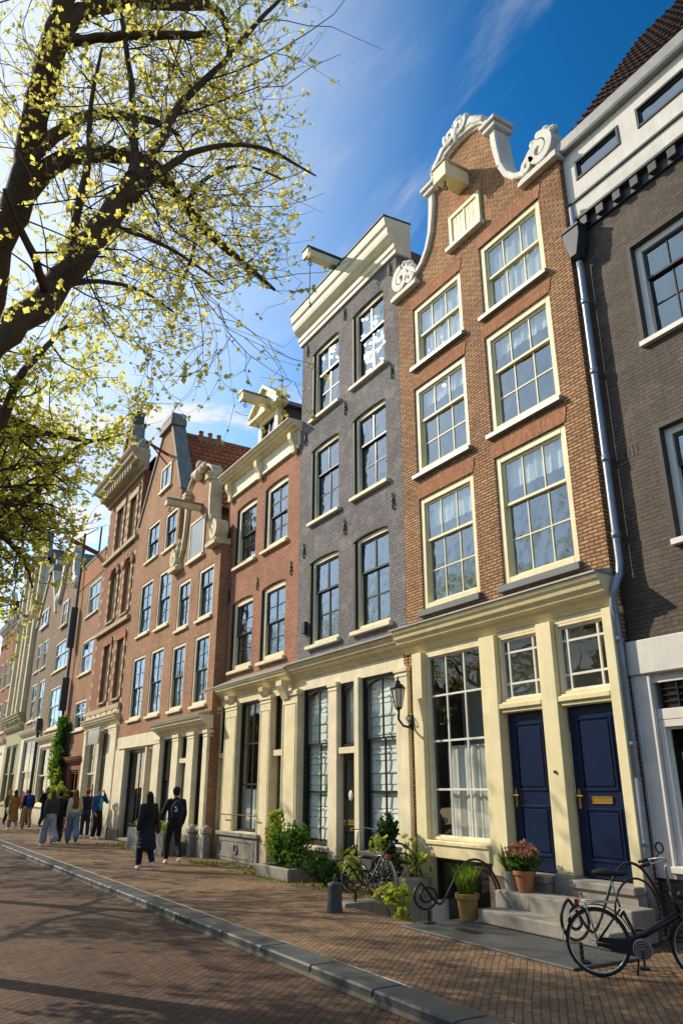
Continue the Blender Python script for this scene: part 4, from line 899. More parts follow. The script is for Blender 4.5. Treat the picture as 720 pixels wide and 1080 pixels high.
mb = MB(); mb.molding(cornice_prof(YD, DZ(4.3), DZ(4.7), .32), Ea-.03, Eb+.04); mb.build('cornice', 'paint_cream', Eh)
mb = MB(); mb.box(Ea+.05,Eb-.05,YD-.08,YD-.004,DZ(4.72),DZ(5.1))
for k in range(6): mb.box(Ea+.2+k*.88, Ea+.85+k*.88, YD-.11, YD-.081, DZ(4.78), DZ(5.04))
mb.build('panel_frieze', 'paint_stone_cream', Eh, bev=.008)
for u0, u1 in ((-37.7,-37.25), (-33.45,-32.2)): pilaster(Eh, DU(u0), DU(u1), 0, DZ(4.25), 'paint_cream_light', Y=YD, pr=.08, base='y', bz=.4)
a, b, c, d = DR(-37.2,-35.3,.6,4.15); window(Eh, a, b, c, d, Y=YD, rec=.04, fw=.09, fd=.1, frame='paint_cream_light', sash='paint_cream_light', cols=2, up=1, lo=1, st=.06, mun=.09, sill='paint_cream_light', pane='glass_shop')
a, b, c, d = DR(-35.1,-33.5,.05,4.15)
window(Eh, a, b, .1, d, Y=YD, rec=.1, fw=.1, fd=.1, frame='paint_cream_light', sash='paint_grey_green', cols=2, up=1, lo=0, st=.07, mun=.09, sill=None, pane='glass_shop', name='glazed_door', zb=(3.0,))

# ---- simpler houses toward the far end
def far_house(label, u0, u1, z1, mat, wins, shop, frame='paint_cream_light', sash='paint_white', cols=2, cornz=4.3, base='paint_cream_light', roofmat='slate_roof', gab=None, Y=None, s=None, sills=None, roofz=2.0):
    a, b = DU(u0)+.005, DU(u1)-.005
    h = thing('canal_house', label, 'house', ((a+b)/2, YD, 0))
    zz = DZ(z1); hs = [DR(*q) for q in wins]
    wall(h, a, b, DZ(cornz), zz, hs, mat, Y=YD, zs=0); interior(h, a, b, .1, zz-.1, Y=YD, floors=(DZ(cornz)+.2,))
    for q in hs: window(h, *q, Y=YD, rec=.02, fw=.11, fd=.1, frame=frame, sash=sash, cols=cols, up=1, lo=1, meet=q[2]+(q[3]-q[2])*.55, st=.05, mun=.07, sill=sills or frame, silld=.09)
    wall(h, a, b, 0, DZ(cornz), [DR(*q) for q in shop], base, Y=YD-.003, depth=.25, name='shopfront', sides=False)
    for q in shop:
        q = DR(*q); window(h, *q, Y=YD, rec=.05, fw=.08, fd=.1, frame=base, sash=base, cols=2, up=1, lo=1, meet=q[2]+(q[3]-q[2])*.5, st=.06, mun=.08, sill=base, pane='glass_shop')
    mb = MB(); mb.molding(cornice_prof(YD, DZ(cornz-.15), DZ(cornz+.2), .28), a, b); mb.build('cornice', base, h)
    mb = MB(); m = (a+b)/2
    mb.prism([(a+.02,zz-.3),(b-.02,zz-.3),(m+.15,zz+roofz),(m-.15,zz+roofz)], YD+.5, YD+9); mb.build('roof', roofmat, h)
    return h, a, b, zz
# F
F, a, b, zz = far_house('narrow brown brick house with bare orange parapet and projecting red hoist beam', -43.1, -37.75, 13.0, 'brick_brown',
    [(-40.7,-38.2,10.22,12.0), (-40.8,-38.3,7.2,8.96), (-40.86,-38.4,4.45,5.9)], [(-40.5,-38.4,.7,2.6)], cornz=3.0, base='brick_rust', roofz=.4)
for q in F.children:
    if q.name.startswith('cornice'): q.scale = (1,1,1)
mb = MB(); mb.box(a+.02,b-.02,YD-.03,YD+.3,DZ(12.15),DZ(13.3)); mb.build('parapet', 'brick_orange', F)
mb = MB(); mb.box(a+.0,b,YD-.06,YD+.32,DZ(13.3),DZ(13.42)); mb.build('parapet_coping', 'stone_grey', F, bev=.01)
mb = MB(); mb.box(a+.1,a+1.5,YD+1.2,YD+2.4,DZ(12.0),DZ(15.2)); mb.build('chimney', 'brick_dark', F)
m = (a+b)/2+.5
mb = MB(); mb.prism([(-.08,-.1),(.08,-.1),(.08,.1),(-.08,.1)], 0, 2.6, lambda x, z, t: (m + x, YD-.06+.1 - t*.55, DZ(13.6)+z + t*.20)); bm_ = mb.build('hoist_beam', 'rust_beam', F)
mb = MB(); mb.tube([(m,YD-.06,DZ(15.0)),(m,YD-1.2,DZ(14.05))], .025, 6); mb.tube([(m,YD+.1,DZ(13.4)),(m,YD+.1,DZ(15.1))], .05, 6); mb.build('stay', 'iron_black', bm_)
mb = MB(); xq = a+.62; mb.tube([(xq,YD-.2,DZ(15.4)),(xq,YD-.2,4.0)], .07, 8); mb.box(xq-.16,xq+.14,YD-.45,YD-.1,DZ(8.9),DZ(11.1)); mb.box(xq-.16,xq+.14,YD-.45,YD-.1,DZ(5.6),DZ(7.3)); mb.build('downpipe', 'zinc_dark', F)
# G
G, a, b, zz = far_house('light brown brick house with a white neck gable and broad three part windows', -49.2, -43.1, 12.6, 'brick_dull',
    [(-47.95,-44.2,8.2,9.95), (-47.85,-43.85,4.9,7.28)], [(-48.6,-44.2,.9,4.0)], cols=3, cornz=4.35)
m = (a+b)/2
mb = MB(); mb.prism([(a+.9,zz),(b-.9,zz),(m+1.1,zz+2.2),(m-1.1,zz+2.2)], YD, YD+.3); mb.build('gable', 'brick_dull', G)
q = DR(-47.0,-45.4,10.8,12.3)
w = window(G, q[0], q[1], q[2], q[3], Y=YD-.07, rec=.0, fw=.11, fd=.06, frame='paint_cream_light', sash='paint_white', cols=2, up=1, lo=1, st=.05, mun=.05, sill='paint_white', name='attic_window')
for sg in (-1, 1):
    mb = MB(); mb.ribbon([(m+sg*2.35,zz+.1),(m+sg*2.0,zz+.35),(m+sg*1.55,zz+1.0),(m+sg*1.35,zz+2.2)], [.22,.30,.26,.24], YD-.2, YD+.3); mb.box(m+sg*1.32-.36,m+sg*1.32+.36,YD-.3,YD+.3,zz+2.2,zz+2.5); mb.ell((m+sg*2.2,YD-.1,zz+.3),(.36,.22,.36),10,8); mb.build('gable_scroll', 'paint_stone_white', G, bev=.02)
mb = MB(); mb.prism([(m-1.6,zz+2.5),(m+1.6,zz+2.5),(m,zz+3.3)], YD-.2, YD+.3); mb.build('pediment', 'paint_stone_white', G)
hoist(G, m, zz+1.9, YD, 7.5, .22, .22, 'paint_cream', 'lead')
# H
H, a, b, zz = far_house('light brown brick house with a plain pointed gable, between sandstone and white-gabled houses', -55.6, -49.2, 12.2, 'brick_dull',
    [(-54.4,-52.8,8.98,10.85), (-52.2,-50.6,8.98,10.8), (-54.4,-52.6,5.8,8.2), (-51.9,-50.0,5.8,8.2)], [(-54.6,-50.2,.8,4.7)], cornz=5.0)
m = (a+b)/2
mb = MB(); mb.prism([(a+.02,zz),(b-.02,zz),(m+.6,zz+3.2),(m-.6,zz+3.2)], YD, YD+.3); mb.build('gable', 'brick_dull', H)
for sg, xb in ((-1, a), (1, b)): mb = MB(); mb.prism([(xb+sg*.05,zz),(xb-sg*.3,zz),(m+sg*.4,zz+3.2),(m+sg*.7,zz+3.2)], YD-.1, YD+.4); mb.build('gable_coping', 'paint_stone_cream', H)
mb = MB(); mb.box(m-.8,m+.8,YD-.15,YD+.4,zz+3.2,zz+3.55); mb.build('gable_cap', 'stone_grey', H, bev=.02)
q = DR(-53.8,-51.5,11.9,13.0); mb = MB(); bars(mb, q[0], q[1], q[2], q[3], YD-.08, YD-.002, .12); mb.box(q[0]-.1,q[1]+.1,YD-.14,YD-.003,q[2]-.14,q[2]-.002); mb.box((q[0]+q[1])/2-.06,(q[0]+q[1])/2+.06,YD-.07,YD-.003,q[2]+.12,q[3]-.12); w = mb.build('attic_window', 'paint_white', H, bev=.006)
mb = MB(); mb.quad((q[0]+.12,YD-.03,q[2]+.12),(q[1]-.12,YD-.03,q[2]+.12),(q[1]-.12,YD-.03,q[3]-.12),(q[0]+.12,YD-.03,q[3]-.12)); mb.build('pane', 'glass', w)
mb = MB(); mb.tube([(b-.1,YD-.12,DZ(5.2)),(b-.1,YD-.12,.0)], .09, 8); mb.box(b-.3,b+.1,YD-.3,YD-.02,DZ(5.0),DZ(5.7)); mb.build('downpipe', 'zinc_dark', H)
# I
I_, a, b, zz = far_house('tall pale sandstone house with full height pilasters above an olive green shopfront', -62.5, -55.6, 17.0, 'paint_stone_cream',
    [(-61.2,-60.0,7.0,9.6), (-59.6,-58.4,7.0,9.6), (-58.0,-56.8,7.0,9.6), (-61.2,-60.0,10.6,13.2), (-59.6,-58.4,10.6,13.2), (-58.0,-56.8,10.6,13.2), (-61.2,-60.0,14.0,16.2), (-58.0,-56.8,14.0,16.2)], [(-61.4,-59.2,.8,4.6), (-58.8,-56.6,.8,4.6)], cornz=5.6, base='paint_olive')
for u in (-62.2,-60.6 + .8,-58.2,-56.0): 
    mb = MB(); x = DU(u); mb.box(x-.26,x+.26,YD-.28,YD-.002,DZ(6.1),zz+.6); mb.ell((x,YD-.3,DZ(13.5)),(.3,.2,.5),8,6); mb.build('pilaster', 'paint_stone_cream', I_, bev=.02)
mb = MB(); mb.molding(cornice_prof(YD-.05, zz+.1, zz+.7, .5), a-.05, b+.05); mb.box(a+.8,b-.8,YD-.1,YD+.4,zz+.7,zz+2.4); mb.prism([(a+.6,zz+2.4),(b-.6,zz+2.4),((a+b)/2,zz+3.4)], YD-.25, YD+.4); mb.build('attic_storey', 'stone_grey', I_, bev=.02)
mb = MB(); mb.molding(cornice_prof(YD, DZ(5.9), DZ(6.6), .5), a-.05, b+.05); mb.build('balcony_cornice', 'paint_olive', I_)
# J
J, a, b, zz = far_house('dark red brick house at the far end with a slate mansard and white dormer', -73.5, -62.5, 14.8, 'brick_rust',
    [(-71.8,-70.2,9.4,11.8), (-69.0,-67.4,9.4,11.8), (-66.2,-64.6,9.4,11.8), (-71.8,-70.2,5.8,8.3), (-69.0,-67.4,5.8,8.3), (-66.2,-64.6,5.8,8.3)], [(-72.3,-68.5,.8,4.3), (-67.5,-63.6,.8,4.3)], cornz=5.0, roofz=.3)
mb = MB(); mb.molding(cornice_prof(YD, zz-.3, zz+.2, .45), a, b); mb.build('eaves_cornice', 'paint_white', J)
mb = MB(); mb.prism([(YD,zz+.2),(YD+1.2,zz+3.4),(YD+9,zz+3.4),(YD+9,zz+.2)], a+.05, b-.05, lambda p,q,x:(x,p,q)); mb.build('mansard_roof', 'slate_roof', J)
for xd in (b-2.2, a+2.6):
    mb = MB(); bars(mb, xd-.9, xd+.9, zz+.3, zz+2.3, YD-.05, YD+.15, .18); mb.prism([(xd-1.2,zz+2.3),(xd+1.2,zz+2.3),(xd,zz+3.2)], YD-.15, YD+.3); dm = mb.build('dormer', 'paint_white', J, bev=.01)
    mb = MB(); mb.box(xd-.72,xd+.72,YD+.05,YD+.1,zz+.48,zz+2.12); mb.build('pane', 'glass', dm)
    mb = MB(); mb.box(xd-.9,xd+.9,YD+.16,YD+2,zz+.3,zz+2.3); mb.build('dormer_cheek', 'slate_roof', dm)

# ================================================================== trees
class Tree:
    def __init__(s, keep=None): s.w = MB(); s.t = MB(); s.l = MB(); s.keep = keep
    def limb(s, pts, n=9, sub=3):
        P = [Vector(p[:3]) for p in pts]; rr = [p[3] for p in pts]; out = []; ro = []
        for i in range(len(P)-1):
            p0, p1, p2, p3 = P[max(i-1,0)], P[i], P[i+1], P[min(i+2,len(P)-1)]
            for k in range(sub):
                u = k/sub; q = .5*((2*p1) + (p2-p0)*u + (2*p0-5*p1+4*p2-p3)*u*u + (3*p1-p0-3*p2+p3)*u**3)
                r = rr[i] + (rr[i+1]-rr[i])*u
                q = q + Vector((random.gauss(0,1),random.gauss(0,1),random.gauss(0,1)))*r*.10; out.append(q); ro.append(r*random.uniform(.93,1.08))
        out.append(P[-1]); ro.append(rr[-1]); s.w.tube(out, ro, n); return out, ro
    def leaf(s, c, size):
        a = Vector((random.gauss(0,1),random.gauss(0,1),random.gauss(0,.7))); a.normalize(); b = a.cross(Vector((random.gauss(0,1),random.gauss(0,1),random.gauss(0,1))))
        if b.length < 1e-3: return
        b.normalize(); L = size*random.uniform(.6,1.25); W = L*random.uniform(.32,.5); nrm = a.cross(b)*L*.12
        s.l.quad(c, c + a*L*.5 + b*W + nrm, c + a*L, c + a*L*.5 - b*W + nrm)
    def twig(s, p, d, L, r, lev, ls, nl, kids, up=.12, spread=.9, seg=6):
        if s.keep and not s.keep(p + d.normalized()*L*.7): return
        d = d.normalized(); pts = [p.copy()]; rad = [r]; q = p.copy()
        for k in range(seg):
            d = (d + Vector((random.gauss(0,.25),random.gauss(0,.25),random.gauss(0,.25)+up))).normalized(); q = q + d*L/seg; pts.append(q.copy()); rad.append(max(r*(1-.75*(k+1)/seg), .0009))
        (s.w if r > .012 else s.t).tube(pts, rad, 6 if r > .012 else 4, caps=False)
        if lev > 0:
            for k in range(kids):
                t = random.uniform(.25, 1.0)*seg; i = min(int(t), seg-1); b = pts[i].lerp(pts[i+1], t-i)
                ax = Vector((random.gauss(0,1),random.gauss(0,1),random.gauss(0,.8))); dd = (pts[i+1]-pts[i]).normalized(); s_ = ax - dd*ax.dot(dd)
                if s_.length < .01: continue
                nd = (dd*random.uniform(.5,1.0) + s_.normalized()*spread*random.uniform(.5,1.1))
                s.twig(b, nd, L*random.uniform(.38,.68), max(r*.5,.002), lev-1, ls, nl, kids, up, spread, 4)
        if lev <= 1:
            n = nl if lev == 0 else nl//2
            for k in range(max(1, n//3)):
                t = random.choice((.35,.6,.8,1.0,1.0))*seg*random.uniform(.95,1); i = min(int(t), seg-1); b = pts[i].lerp(pts[i+1], t-i)
                for _ in range(random.choice((2,3,3,4))): s.leaf(b + Vector((random.gauss(0,1),random.gauss(0,1),random.gauss(0,1)))*ls*.15, ls*random.choice((.6,.9,1.0,1.2)))
    def finish(s, root, leafm, bark='bark'):
        t = s.w.build('trunk', bark, root, smooth=True)
        if s.t.v: s.t.build('twigs', 'twig_bark', root, smooth=True)
        s.l.build('crown', leafm, root)
rnd = random.getstate(); random.seed(5)
T1 = thing('elm_tree', 'large near tree with thick dark limbs and sparse pale yellow blossom arching over the street', 'tree', (-6.2,-.25,-.1))
tr = Tree(lambda q: q.y < .2 - .47*q.x and q.y < 2.5 and q.x < -2.6)
LIMBS = {
'T':[(-6.25,-.25,-.12,.30),(-6.1,-.22,.6,.23),(-5.85,-.1,1.7,.20),(-5.5,.0,2.9,.16),(-5.19,0.07,3.86,0.130),(-4.91,0.12,4.44,0.115),(-4.62,0.16,5.09,0.104),(-4.44,0.21,5.32,0.096),(-4.30,0.21,5.64,0.086),(-4.08,0.21,6.00,0.080),(-3.94,0.22,6.27,0.076),(-3.83,0.23,6.49,0.068),(-3.65,0.22,6.88,0.060),(-3.49,0.18,7.35,0.05),(-3.3,.1,8.1,.035),(-3.2,.2,8.9,.012)],
'L1':[(-3.93,0.23,6.27,0.068),(-3.87,0.32,6.45,0.061),(-3.84,0.44,6.60,0.055),(-3.85,0.65,6.82,0.052),(-3.88,0.91,7.01,0.046),(-3.89,1.20,7.20,0.038),(-3.98,1.36,7.22,0.026),(-4.18,1.47,7.17,0.013)],
'L2':[(-4.00,0.23,6.22,0.040),(-3.84,0.34,6.21,0.034),(-3.59,0.58,6.14,0.027),(-3.42,0.80,6.11,0.025),(-3.35,0.95,6.13,0.022),(-3.30,1.03,6.15,0.018)],
'L3':[(-4.50,0.18,5.25,0.095),(-4.36,0.32,5.57,0.069),(-4.32,0.47,5.74,0.063),(-4.32,0.65,5.87,0.057),(-4.33,0.87,5.96,0.054),(-4.39,1.08,5.99,0.051),(-4.61,1.36,5.97,0.044),(-4.81,1.74,5.92,0.033),(-4.96,2.02,5.94,0.026),(-5.11,2.38,5.91,0.013)],
'L4':[(-4.31,0.21,5.62,0.051),(-4.38,0.39,5.98,0.046),(-4.47,0.54,6.29,0.040),(-4.59,0.82,6.57,0.034),(-4.72,1.14,6.79,0.026),(-4.86,1.34,6.89,0.014)],
'M':[(-5.75,-.08,2.0,.14),(-5.0,-.1,2.75,.12),(-4.3,-.1,3.3,.095),(-3.98,-0.03,3.62,0.086),(-3.98,0.11,3.85,0.08),(-3.98,0.22,4.05,0.079),(-3.94,0.38,4.28,0.078),(-3.88,0.50,4.53,0.078),(-3.81,0.61,4.77,0.074),(-3.73,0.70,5.00,0.071),(-3.67,0.76,5.14,0.066),(-3.65,0.78,5.22,0.05)],
'S1':[(-3.66,0.77,5.15,0.036),(-3.67,0.73,5.51,0.027),(-3.63,0.67,5.82,0.021),(-3.59,0.59,6.13,0.016),(-3.58,0.52,6.41,0.009)],
'S2':[(-3.66,0.78,5.15,0.040),(-3.61,0.89,5.53,0.030),(-3.56,0.99,5.83,0.024),(-3.44,1.18,6.14,0.019),(-3.31,1.34,6.45,0.015),(-3.18,1.51,6.73,0.008)],
'S3':[(-3.73,0.76,5.08,0.035),(-3.66,0.94,5.33,0.024),(-3.60,1.09,5.49,0.020),(-3.54,1.31,5.61,0.016),(-3.52,1.54,5.68,0.012),(-3.55,1.76,5.70,0.009),(-3.59,1.95,5.72,0.006)],
'S4':[(-3.88,0.50,4.53,0.035),(-3.85,0.50,4.90,0.025),(-3.79,0.51,5.28,0.020),(-3.72,0.47,5.64,0.014),(-3.62,0.47,6.00,0.007)],
'S5':[(-3.93,0.42,4.35,0.034),(-3.65,0.31,4.37,0.023),(-3.49,0.19,4.43,0.017),(-3.32,0.09,4.48,0.011)],
'S6':[(-4.60,1.40,5.96,0.026),(-4.66,1.48,5.72,0.017),(-4.76,1.45,5.45,0.008)],
'S7':[(-3.77,0.63,4.86,0.018),(-3.87,0.89,4.95,0.013),(-4.00,1.18,5.02,0.010),(-4.15,1.54,5.02,0.006)],
'S8':[(-3.92,0.49,4.46,0.02),(-4.02,0.71,4.64,0.014),(-4.13,0.99,4.75,0.010),(-4.29,1.27,4.77,0.005)],
'S9':[(-4.61,1.36,5.97,0.022),(-4.44,1.44,6.13,0.016),(-4.32,1.69,6.30,0.011),(-4.30,2.05,6.32,0.007)],
}
for k, v in LIMBS.items():
    big = k in 'TM'
    pts, rr = tr.limb(v, 14 if big else 8, 4)
    n = {'T':14,'M':10,'L1':14,'L2':7,'L3':17,'L4':10}.get(k, 9)
    i0 = int(len(pts)*(.45 if k == 'T' else .55 if k == 'M' else .15))
    for j in range(n):
        i = random.randint(i0, len(pts)-1); p = pts[i]
        out = Vector((random.gauss(-.15,.6), random.gauss(.28,.55), random.gauss(.25,.55)))
        tr.twig(p, out, random.uniform(.55,1.25), min(rr[i]*.3, .006), 2, .031, 11, 4, .05, .9)
tr.finish(T1, 'leaf_elm')
def street_tree(x, y, h, R0, label, leafm, ls, nlimb, seed, nl=7, extra=None, kids=5, zmin=3.6, low=0, dens=1.0, shade_limbs=None):
    random.seed(seed)
    t = thing('lime_tree', label, 'tree', (x, y, -.1)); q = Tree(lambda q: q.y < .95 + .26*q.z)
    pts, rr = q.limb([(x,y,-.12,.26),(x+.05,y+.03,.5,.2),(x+.1,y+.1,2,.17),(x+.15,y+.2,4.2,.15),(x+.1,y+.3,h*.55,.11),(x+.05,y+.2,h*.78,.06),(x,y+.1,h*.95,.015)], 12, 4)
    for k in range(nlimb):
        u = (k+.5)/nlimb; z = zmin + (h-zmin-.6)*u; i = min(range(len(pts)), key=lambda j: abs(pts[j].z-z)); p = pts[i]
        a = k*2.4 + random.uniform(-.4,.4); L = R0*(math.sin(PI*(.22+.70*u))**.8)*random.uniform(.75,1.1)*(1 + .35*max(0,-math.sin(a)))  # limbs over the water lengthened to throw more shade on the road
        d = Vector((math.cos(a), math.sin(a), random.uniform(.05,.55) if u > .2 else random.uniform(-.15,.3)))
        if not q.keep(p + d.normalized()*L): L *= .6
        P = [p]; r = [rr[i]*.5]; c = p
        for s in range(4):
            d = (d + Vector((random.gauss(0,.15),random.gauss(0,.15),random.gauss(.0,.12)))).normalized(); c = c + d*L/4; P.append(c); r.append(r[0]*(1-.22*(s+1)))
        lp, lr = q.limb([(a_.x,a_.y,a_.z,b_) for a_, b_ in zip(P, r)], 6, 3)
        for j in range(int((6 + L*2.2)*dens)):
            i2 = random.randint(2, len(lp)-1); out = Vector((random.gauss(0,.8),random.gauss(0,.8),random.gauss(.05,.6))) + d*.5
            q.twig(lp[i2], out, random.uniform(.6,1.4)*R0/4, max(lr[i2]*.35,.004), 2, ls, nl, kids, -.02 if low else .03, .9)
    for v in extra or ():
        lp, lr = q.limb(v, 7, 4)
        for j in range(17):
            i2 = random.randint(3, len(lp)-1); q.twig(lp[i2], Vector((random.gauss(-.1,.7),random.gauss(.25,.7),random.gauss(.0,.6))), random.uniform(.6,1.25), max(lr[i2]*.35,.004), 2, ls, nl, kids, -.02, .9)
    for v in shade_limbs or ():  # unseen water-side limbs with enlarged leaves, added to shade the road
        lp, lr = q.limb(v, 7, 4)
        for j in range(22):
            i2 = random.randint(3, len(lp)-1); q.twig(lp[i2], Vector((random.gauss(0,.8),random.gauss(-.1,.8),random.gauss(.0,.5))), random.uniform(.8,1.7), max(lr[i2]*.35,.004), 2, ls*1.5, 9, 5, -.02, .9)
    q.finish(t, leafm); return t
EX = [[(-12.3,-.4,4.0,.13),(-10.9,.3,4.7,.12),(-10.37,0.58,5.39,0.105),(-10.02,0.75,6.22,0.069),(-9.71,0.85,6.84,0.055),(-9.66,1.08,7.32,0.042),(-9.55,1.37,7.82,0.022)],
 [(-12.3,-.4,6.0,.09),(-10.86,0.53,6.83,0.068),(-10.85,0.91,6.80,0.060),(-11.03,1.41,6.77,0.046),(-11.11,2.12,6.83,0.031),(-11.12,2.62,7.07,0.016)],
 [(-12.3,-.4,4.9,.12),(-11.6,.4,5.3,.11),(-11.38,0.80,5.48,0.098),(-11.31,1.02,5.62,0.075),(-11.39,1.46,5.88,0.061),(-11.35,1.72,6.43,0.047),(-11.35,2.03,6.82,0.032),(-11.5,2.6,7.2,.012)],
 [(-12.3,-.4,4.6,.09),(-11.2,.5,5.3,.07),(-10.94,0.79,5.20,0.058),(-10.96,1.05,5.08,0.043),(-11.20,1.44,4.83,0.029),(-11.36,1.64,4.47,0.015)]]
street_tree(-12.4, -.45, 10.3, 4.5, 'leafy spring tree with fresh yellow green leaves hanging low at the left edge', 'leaf_lime', .066, 14, 21, 7, EX, zmin=4.4, low=1, dens=1.0, shade_limbs=[[(-12.35,-.5,3.6+.5*k,.09),(-12.4+1.1*math.cos(a),-.5-1.2*math.sin(a),4.3+.5*k,.07),(-12.4+2.3*math.cos(a),-.5-2.6*math.sin(a),4.8+.55*k,.05),(-12.4+3.3*math.cos(a),-.5-4.0*math.sin(a),5.2+.5*k,.02)] for k, a in enumerate((.5,1.0,1.5,2.0,2.5,.8,1.7))])
for k, (x, h, R0) in enumerate(((-20.5,9.3,4.3), (-28.5,9.0,4.0), (-37,9.6,4.2), (-46,9.4,4.0))):
    street_tree(x, -.7, h, R0, ['second quay tree, behind the leafy spring tree', 'third quay tree, in line behind the leafy spring tree', 'fourth quay tree, in line behind the leafy spring tree', 'farthest quay tree, in line behind the leafy spring tree'][k], 'leaf_lime' if k < 2 else 'leaf_tree_far', .11, 14, 31+k, 5, kids=4, zmin=4.0, dens=.6)
random.seed(8)
mb = MB()
for i in range(26000):
    x = random.uniform(-150, 60); hh = 11 + 4*noise.noise(Vector((x*.08, 3, 0))) + 2*noise.noise(Vector((x*.3, 7, 0))); z = random.uniform(0, 1)**.8*hh; y = random.uniform(-42,-36) + random.gauss(0,1)
    c = Vector((x,y,z)); a = Vector((random.gauss(0,1),random.gauss(0,1),random.gauss(0,1))).normalized()*.95; b = a.orthogonal().normalized()*.75
    mb.quad(c-a, c+b, c+a, c-b)
o = mb.build('unseen_tree_belt', 'leaf_dark'); tag(o, kind='stuff')  # unseen mass of dark leaves, added to darken the window reflections
random.setstate(rnd)

# ================================================================== people
def remesh(mb, vox, smooth=2):
    me = bpy.data.meshes.new('tmp'); me.from_pydata(mb.v, [], mb.f)
    bm = bmesh.new(); bm.from_mesh(me); bmesh.ops.recalc_face_normals(bm, faces=bm.faces); bm.to_mesh(me); bm.free()
    o = bpy.data.objects.new('tmp', me); COL.objects.link(o)
    m = o.modifiers.new('r', 'REMESH'); m.mode = 'VOXEL'; m.voxel_size = vox
    if smooth: s = o.modifiers.new('s', 'SMOOTH'); s.iterations = smooth; s.factor = .5
    dg = bpy.context.evaluated_depsgraph_get(); dg.update()
    out = bpy.data.meshes.new_from_object(o.evaluated_get(dg)); bpy.data.objects.remove(o); bpy.data.meshes.remove(me); return out
def part(name, mb, mat, root, vox=.013, smooth=2):
    me = remesh(mb, vox, smooth); me.name = name; me.materials.clear(); me.materials.append(M[mat])
    for p in me.polygons: p.use_smooth = True
    o = bpy.data.objects.new(name, me); COL.objects.link(o); o.parent = root; o['_o'] = tuple(root['_o']); return o
def person(label, x, y, head, h=1.75, stride=.32, top=('cloth_navy', .90), legs=('denim_blue', .085, .085), hair=('hair_black', 'long'), shoe='shoe_dark',
           armL=None, armR=None, female=False, extras=(), sway=0, tr=None, top_slim=0.0, cap=None, group=None, coat=None, turn=0):
    root = thing('person', label, 'person', (x, y, 0), head, group); local(root); k = h/1.75
    V = lambda a, b, c: Vector((a, b, c))*k
    hw = .10 if not female else .105; sw = .185 if not female else .165
    # left foot forward (+y), right foot back
    hip = [V(-hw*.85,0,.93), V(hw*.85,0,.93)]; s = stride
    kn = [V(-.10, s*.55+.03, .50), V(.10, -s*.25+.06, .49)]; an = [V(-.10, s*.62, .09), V(.10, -s*.95, .16 if s > .1 else .09)]
    sh = [V(-sw,0,1.42), V(sw,0,1.42)]
    dfl = [(V(-sw-.06,-.02-s*.25,1.14), V(-sw-.07,.06-s*.35,.90)), (V(sw+.06,s*.10,1.14), V(sw+.07,.12+s*.35,.91))]
    arms = []
    for i, a in enumerate((armL, armR)):
        if a is None: arms.append(dfl[i])
        else: arms.append((V(*a[0]), V(*a[1])))
    b = MB()
    b.ell(V(0,0,.96), Vector((.155,.105,.12))*k); b.ell(V(0,.005,1.13), Vector((.135 if not female else .12,.095,.18))*k); b.ell(V(0,0,1.32), Vector((.175 if not female else .155,.11,.17))*k)
    b.capsule(sh[0], .055*k, sh[1], .055*k); b.capsule(V(0,0,1.40), .06*k, V(0,.015,1.54), .052*k)
    for i in (0,1):
        b.capsule(hip[i], .088*k, kn[i], .058*k); b.capsule(kn[i], .058*k, an[i], .038*k)
        b.ell(an[i] + V(0,.06,-.05), Vector((.04,.11,.035))*k)
        el, wr = arms[i]; b.capsule(sh[i], .052*k, el, .040*k); b.capsule(el, .040*k, wr, .026*k)
        d = (wr - el).normalized(); side = d.cross(Vector((0,1,0))); side = side.normalized() if side.length > .1 else Vector((1,0,0)); fr = Vector((0,1,0))
        pc = wr + d*.05*k; b.capsule(wr, .026*k, wr + d*.085*k + fr*.012*k, .030*k)
        for q in range(4):
            o_ = fr*(.030-.020*q)*k; L = (.075,.085,.08,.062)[q]*k; p0 = wr + d*.085*k + o_; p1 = p0 + d*L*.55 + side*(.006*(-1 if i else 1))*k; p2 = p1 + d*L*.4 + side*(.022*(-1 if i else 1))*k
            b.capsule(p0, .0095*k, p1, .009*k, 6); b.capsule(p1, .009*k, p2, .0075*k, 6)
        b.capsule(wr + d*.03*k + fr*.02*k, .012*k, wr + d*.075*k + fr*.055*k, .010*k, 6)
    ht = Matrix.Rotation(turn, 3, 'Z'); hc = V(0,.02,1.635)
    b.ell(hc, Vector((.076,.095,.118))*k, 14, 10, ht); b.ell(hc + ht @ V(0,.035,-.07), Vector((.052,.06,.055))*k, 10, 8, ht)
    b.ell(hc + ht @ V(0,.097,-.012), Vector((.014,.022,.026))*k, 8, 6, ht)
    for i in (-1,1): b.ell(hc + ht @ V(i*.076,-.005,-.01), Vector((.012,.022,.034))*k, 8, 6, ht)
    b.ell(hc + ht @ V(0,.088,-.062), Vector((.026,.012,.009))*k, 8, 6, ht)
    body = part('body', b, 'skin', root, .0105, 1)
    e = MB()
    for i in (-1,1): e.ell(hc + ht @ V(i*.032,.084,.012), Vector((.014,.008,.008))*k, 8, 6)
    me = e.build('eye', 'hair_black', root, smooth=True)
    # trousers
    t = MB(); m, r1, r2 = legs
    t.ell(V(0,-.01,.93), Vector((.18,.135,.17))*k)
    for i in (0,1):
        t.capsule(hip[i], .105*k, kn[i], r1*k*1.02, 12); t.capsule(kn[i], r1*k*1.02, an[i] + V(0,.01,.03 + r2*.6), r2*k, 12)
    part('trousers', t, m, root)
    for i in (0,1):
        sh_ = MB(); sh_.ell(an[i] + V(0,.065,-.045), Vector((.05,.14,.045))*k); sh_.ell(an[i] + V(0,-.02,-.02), Vector((.045,.06,.06))*k)
        part('shoe', sh_, shoe, root)
    # upper garment
    c = MB(); m, hem = top; ts = 1 - top_slim
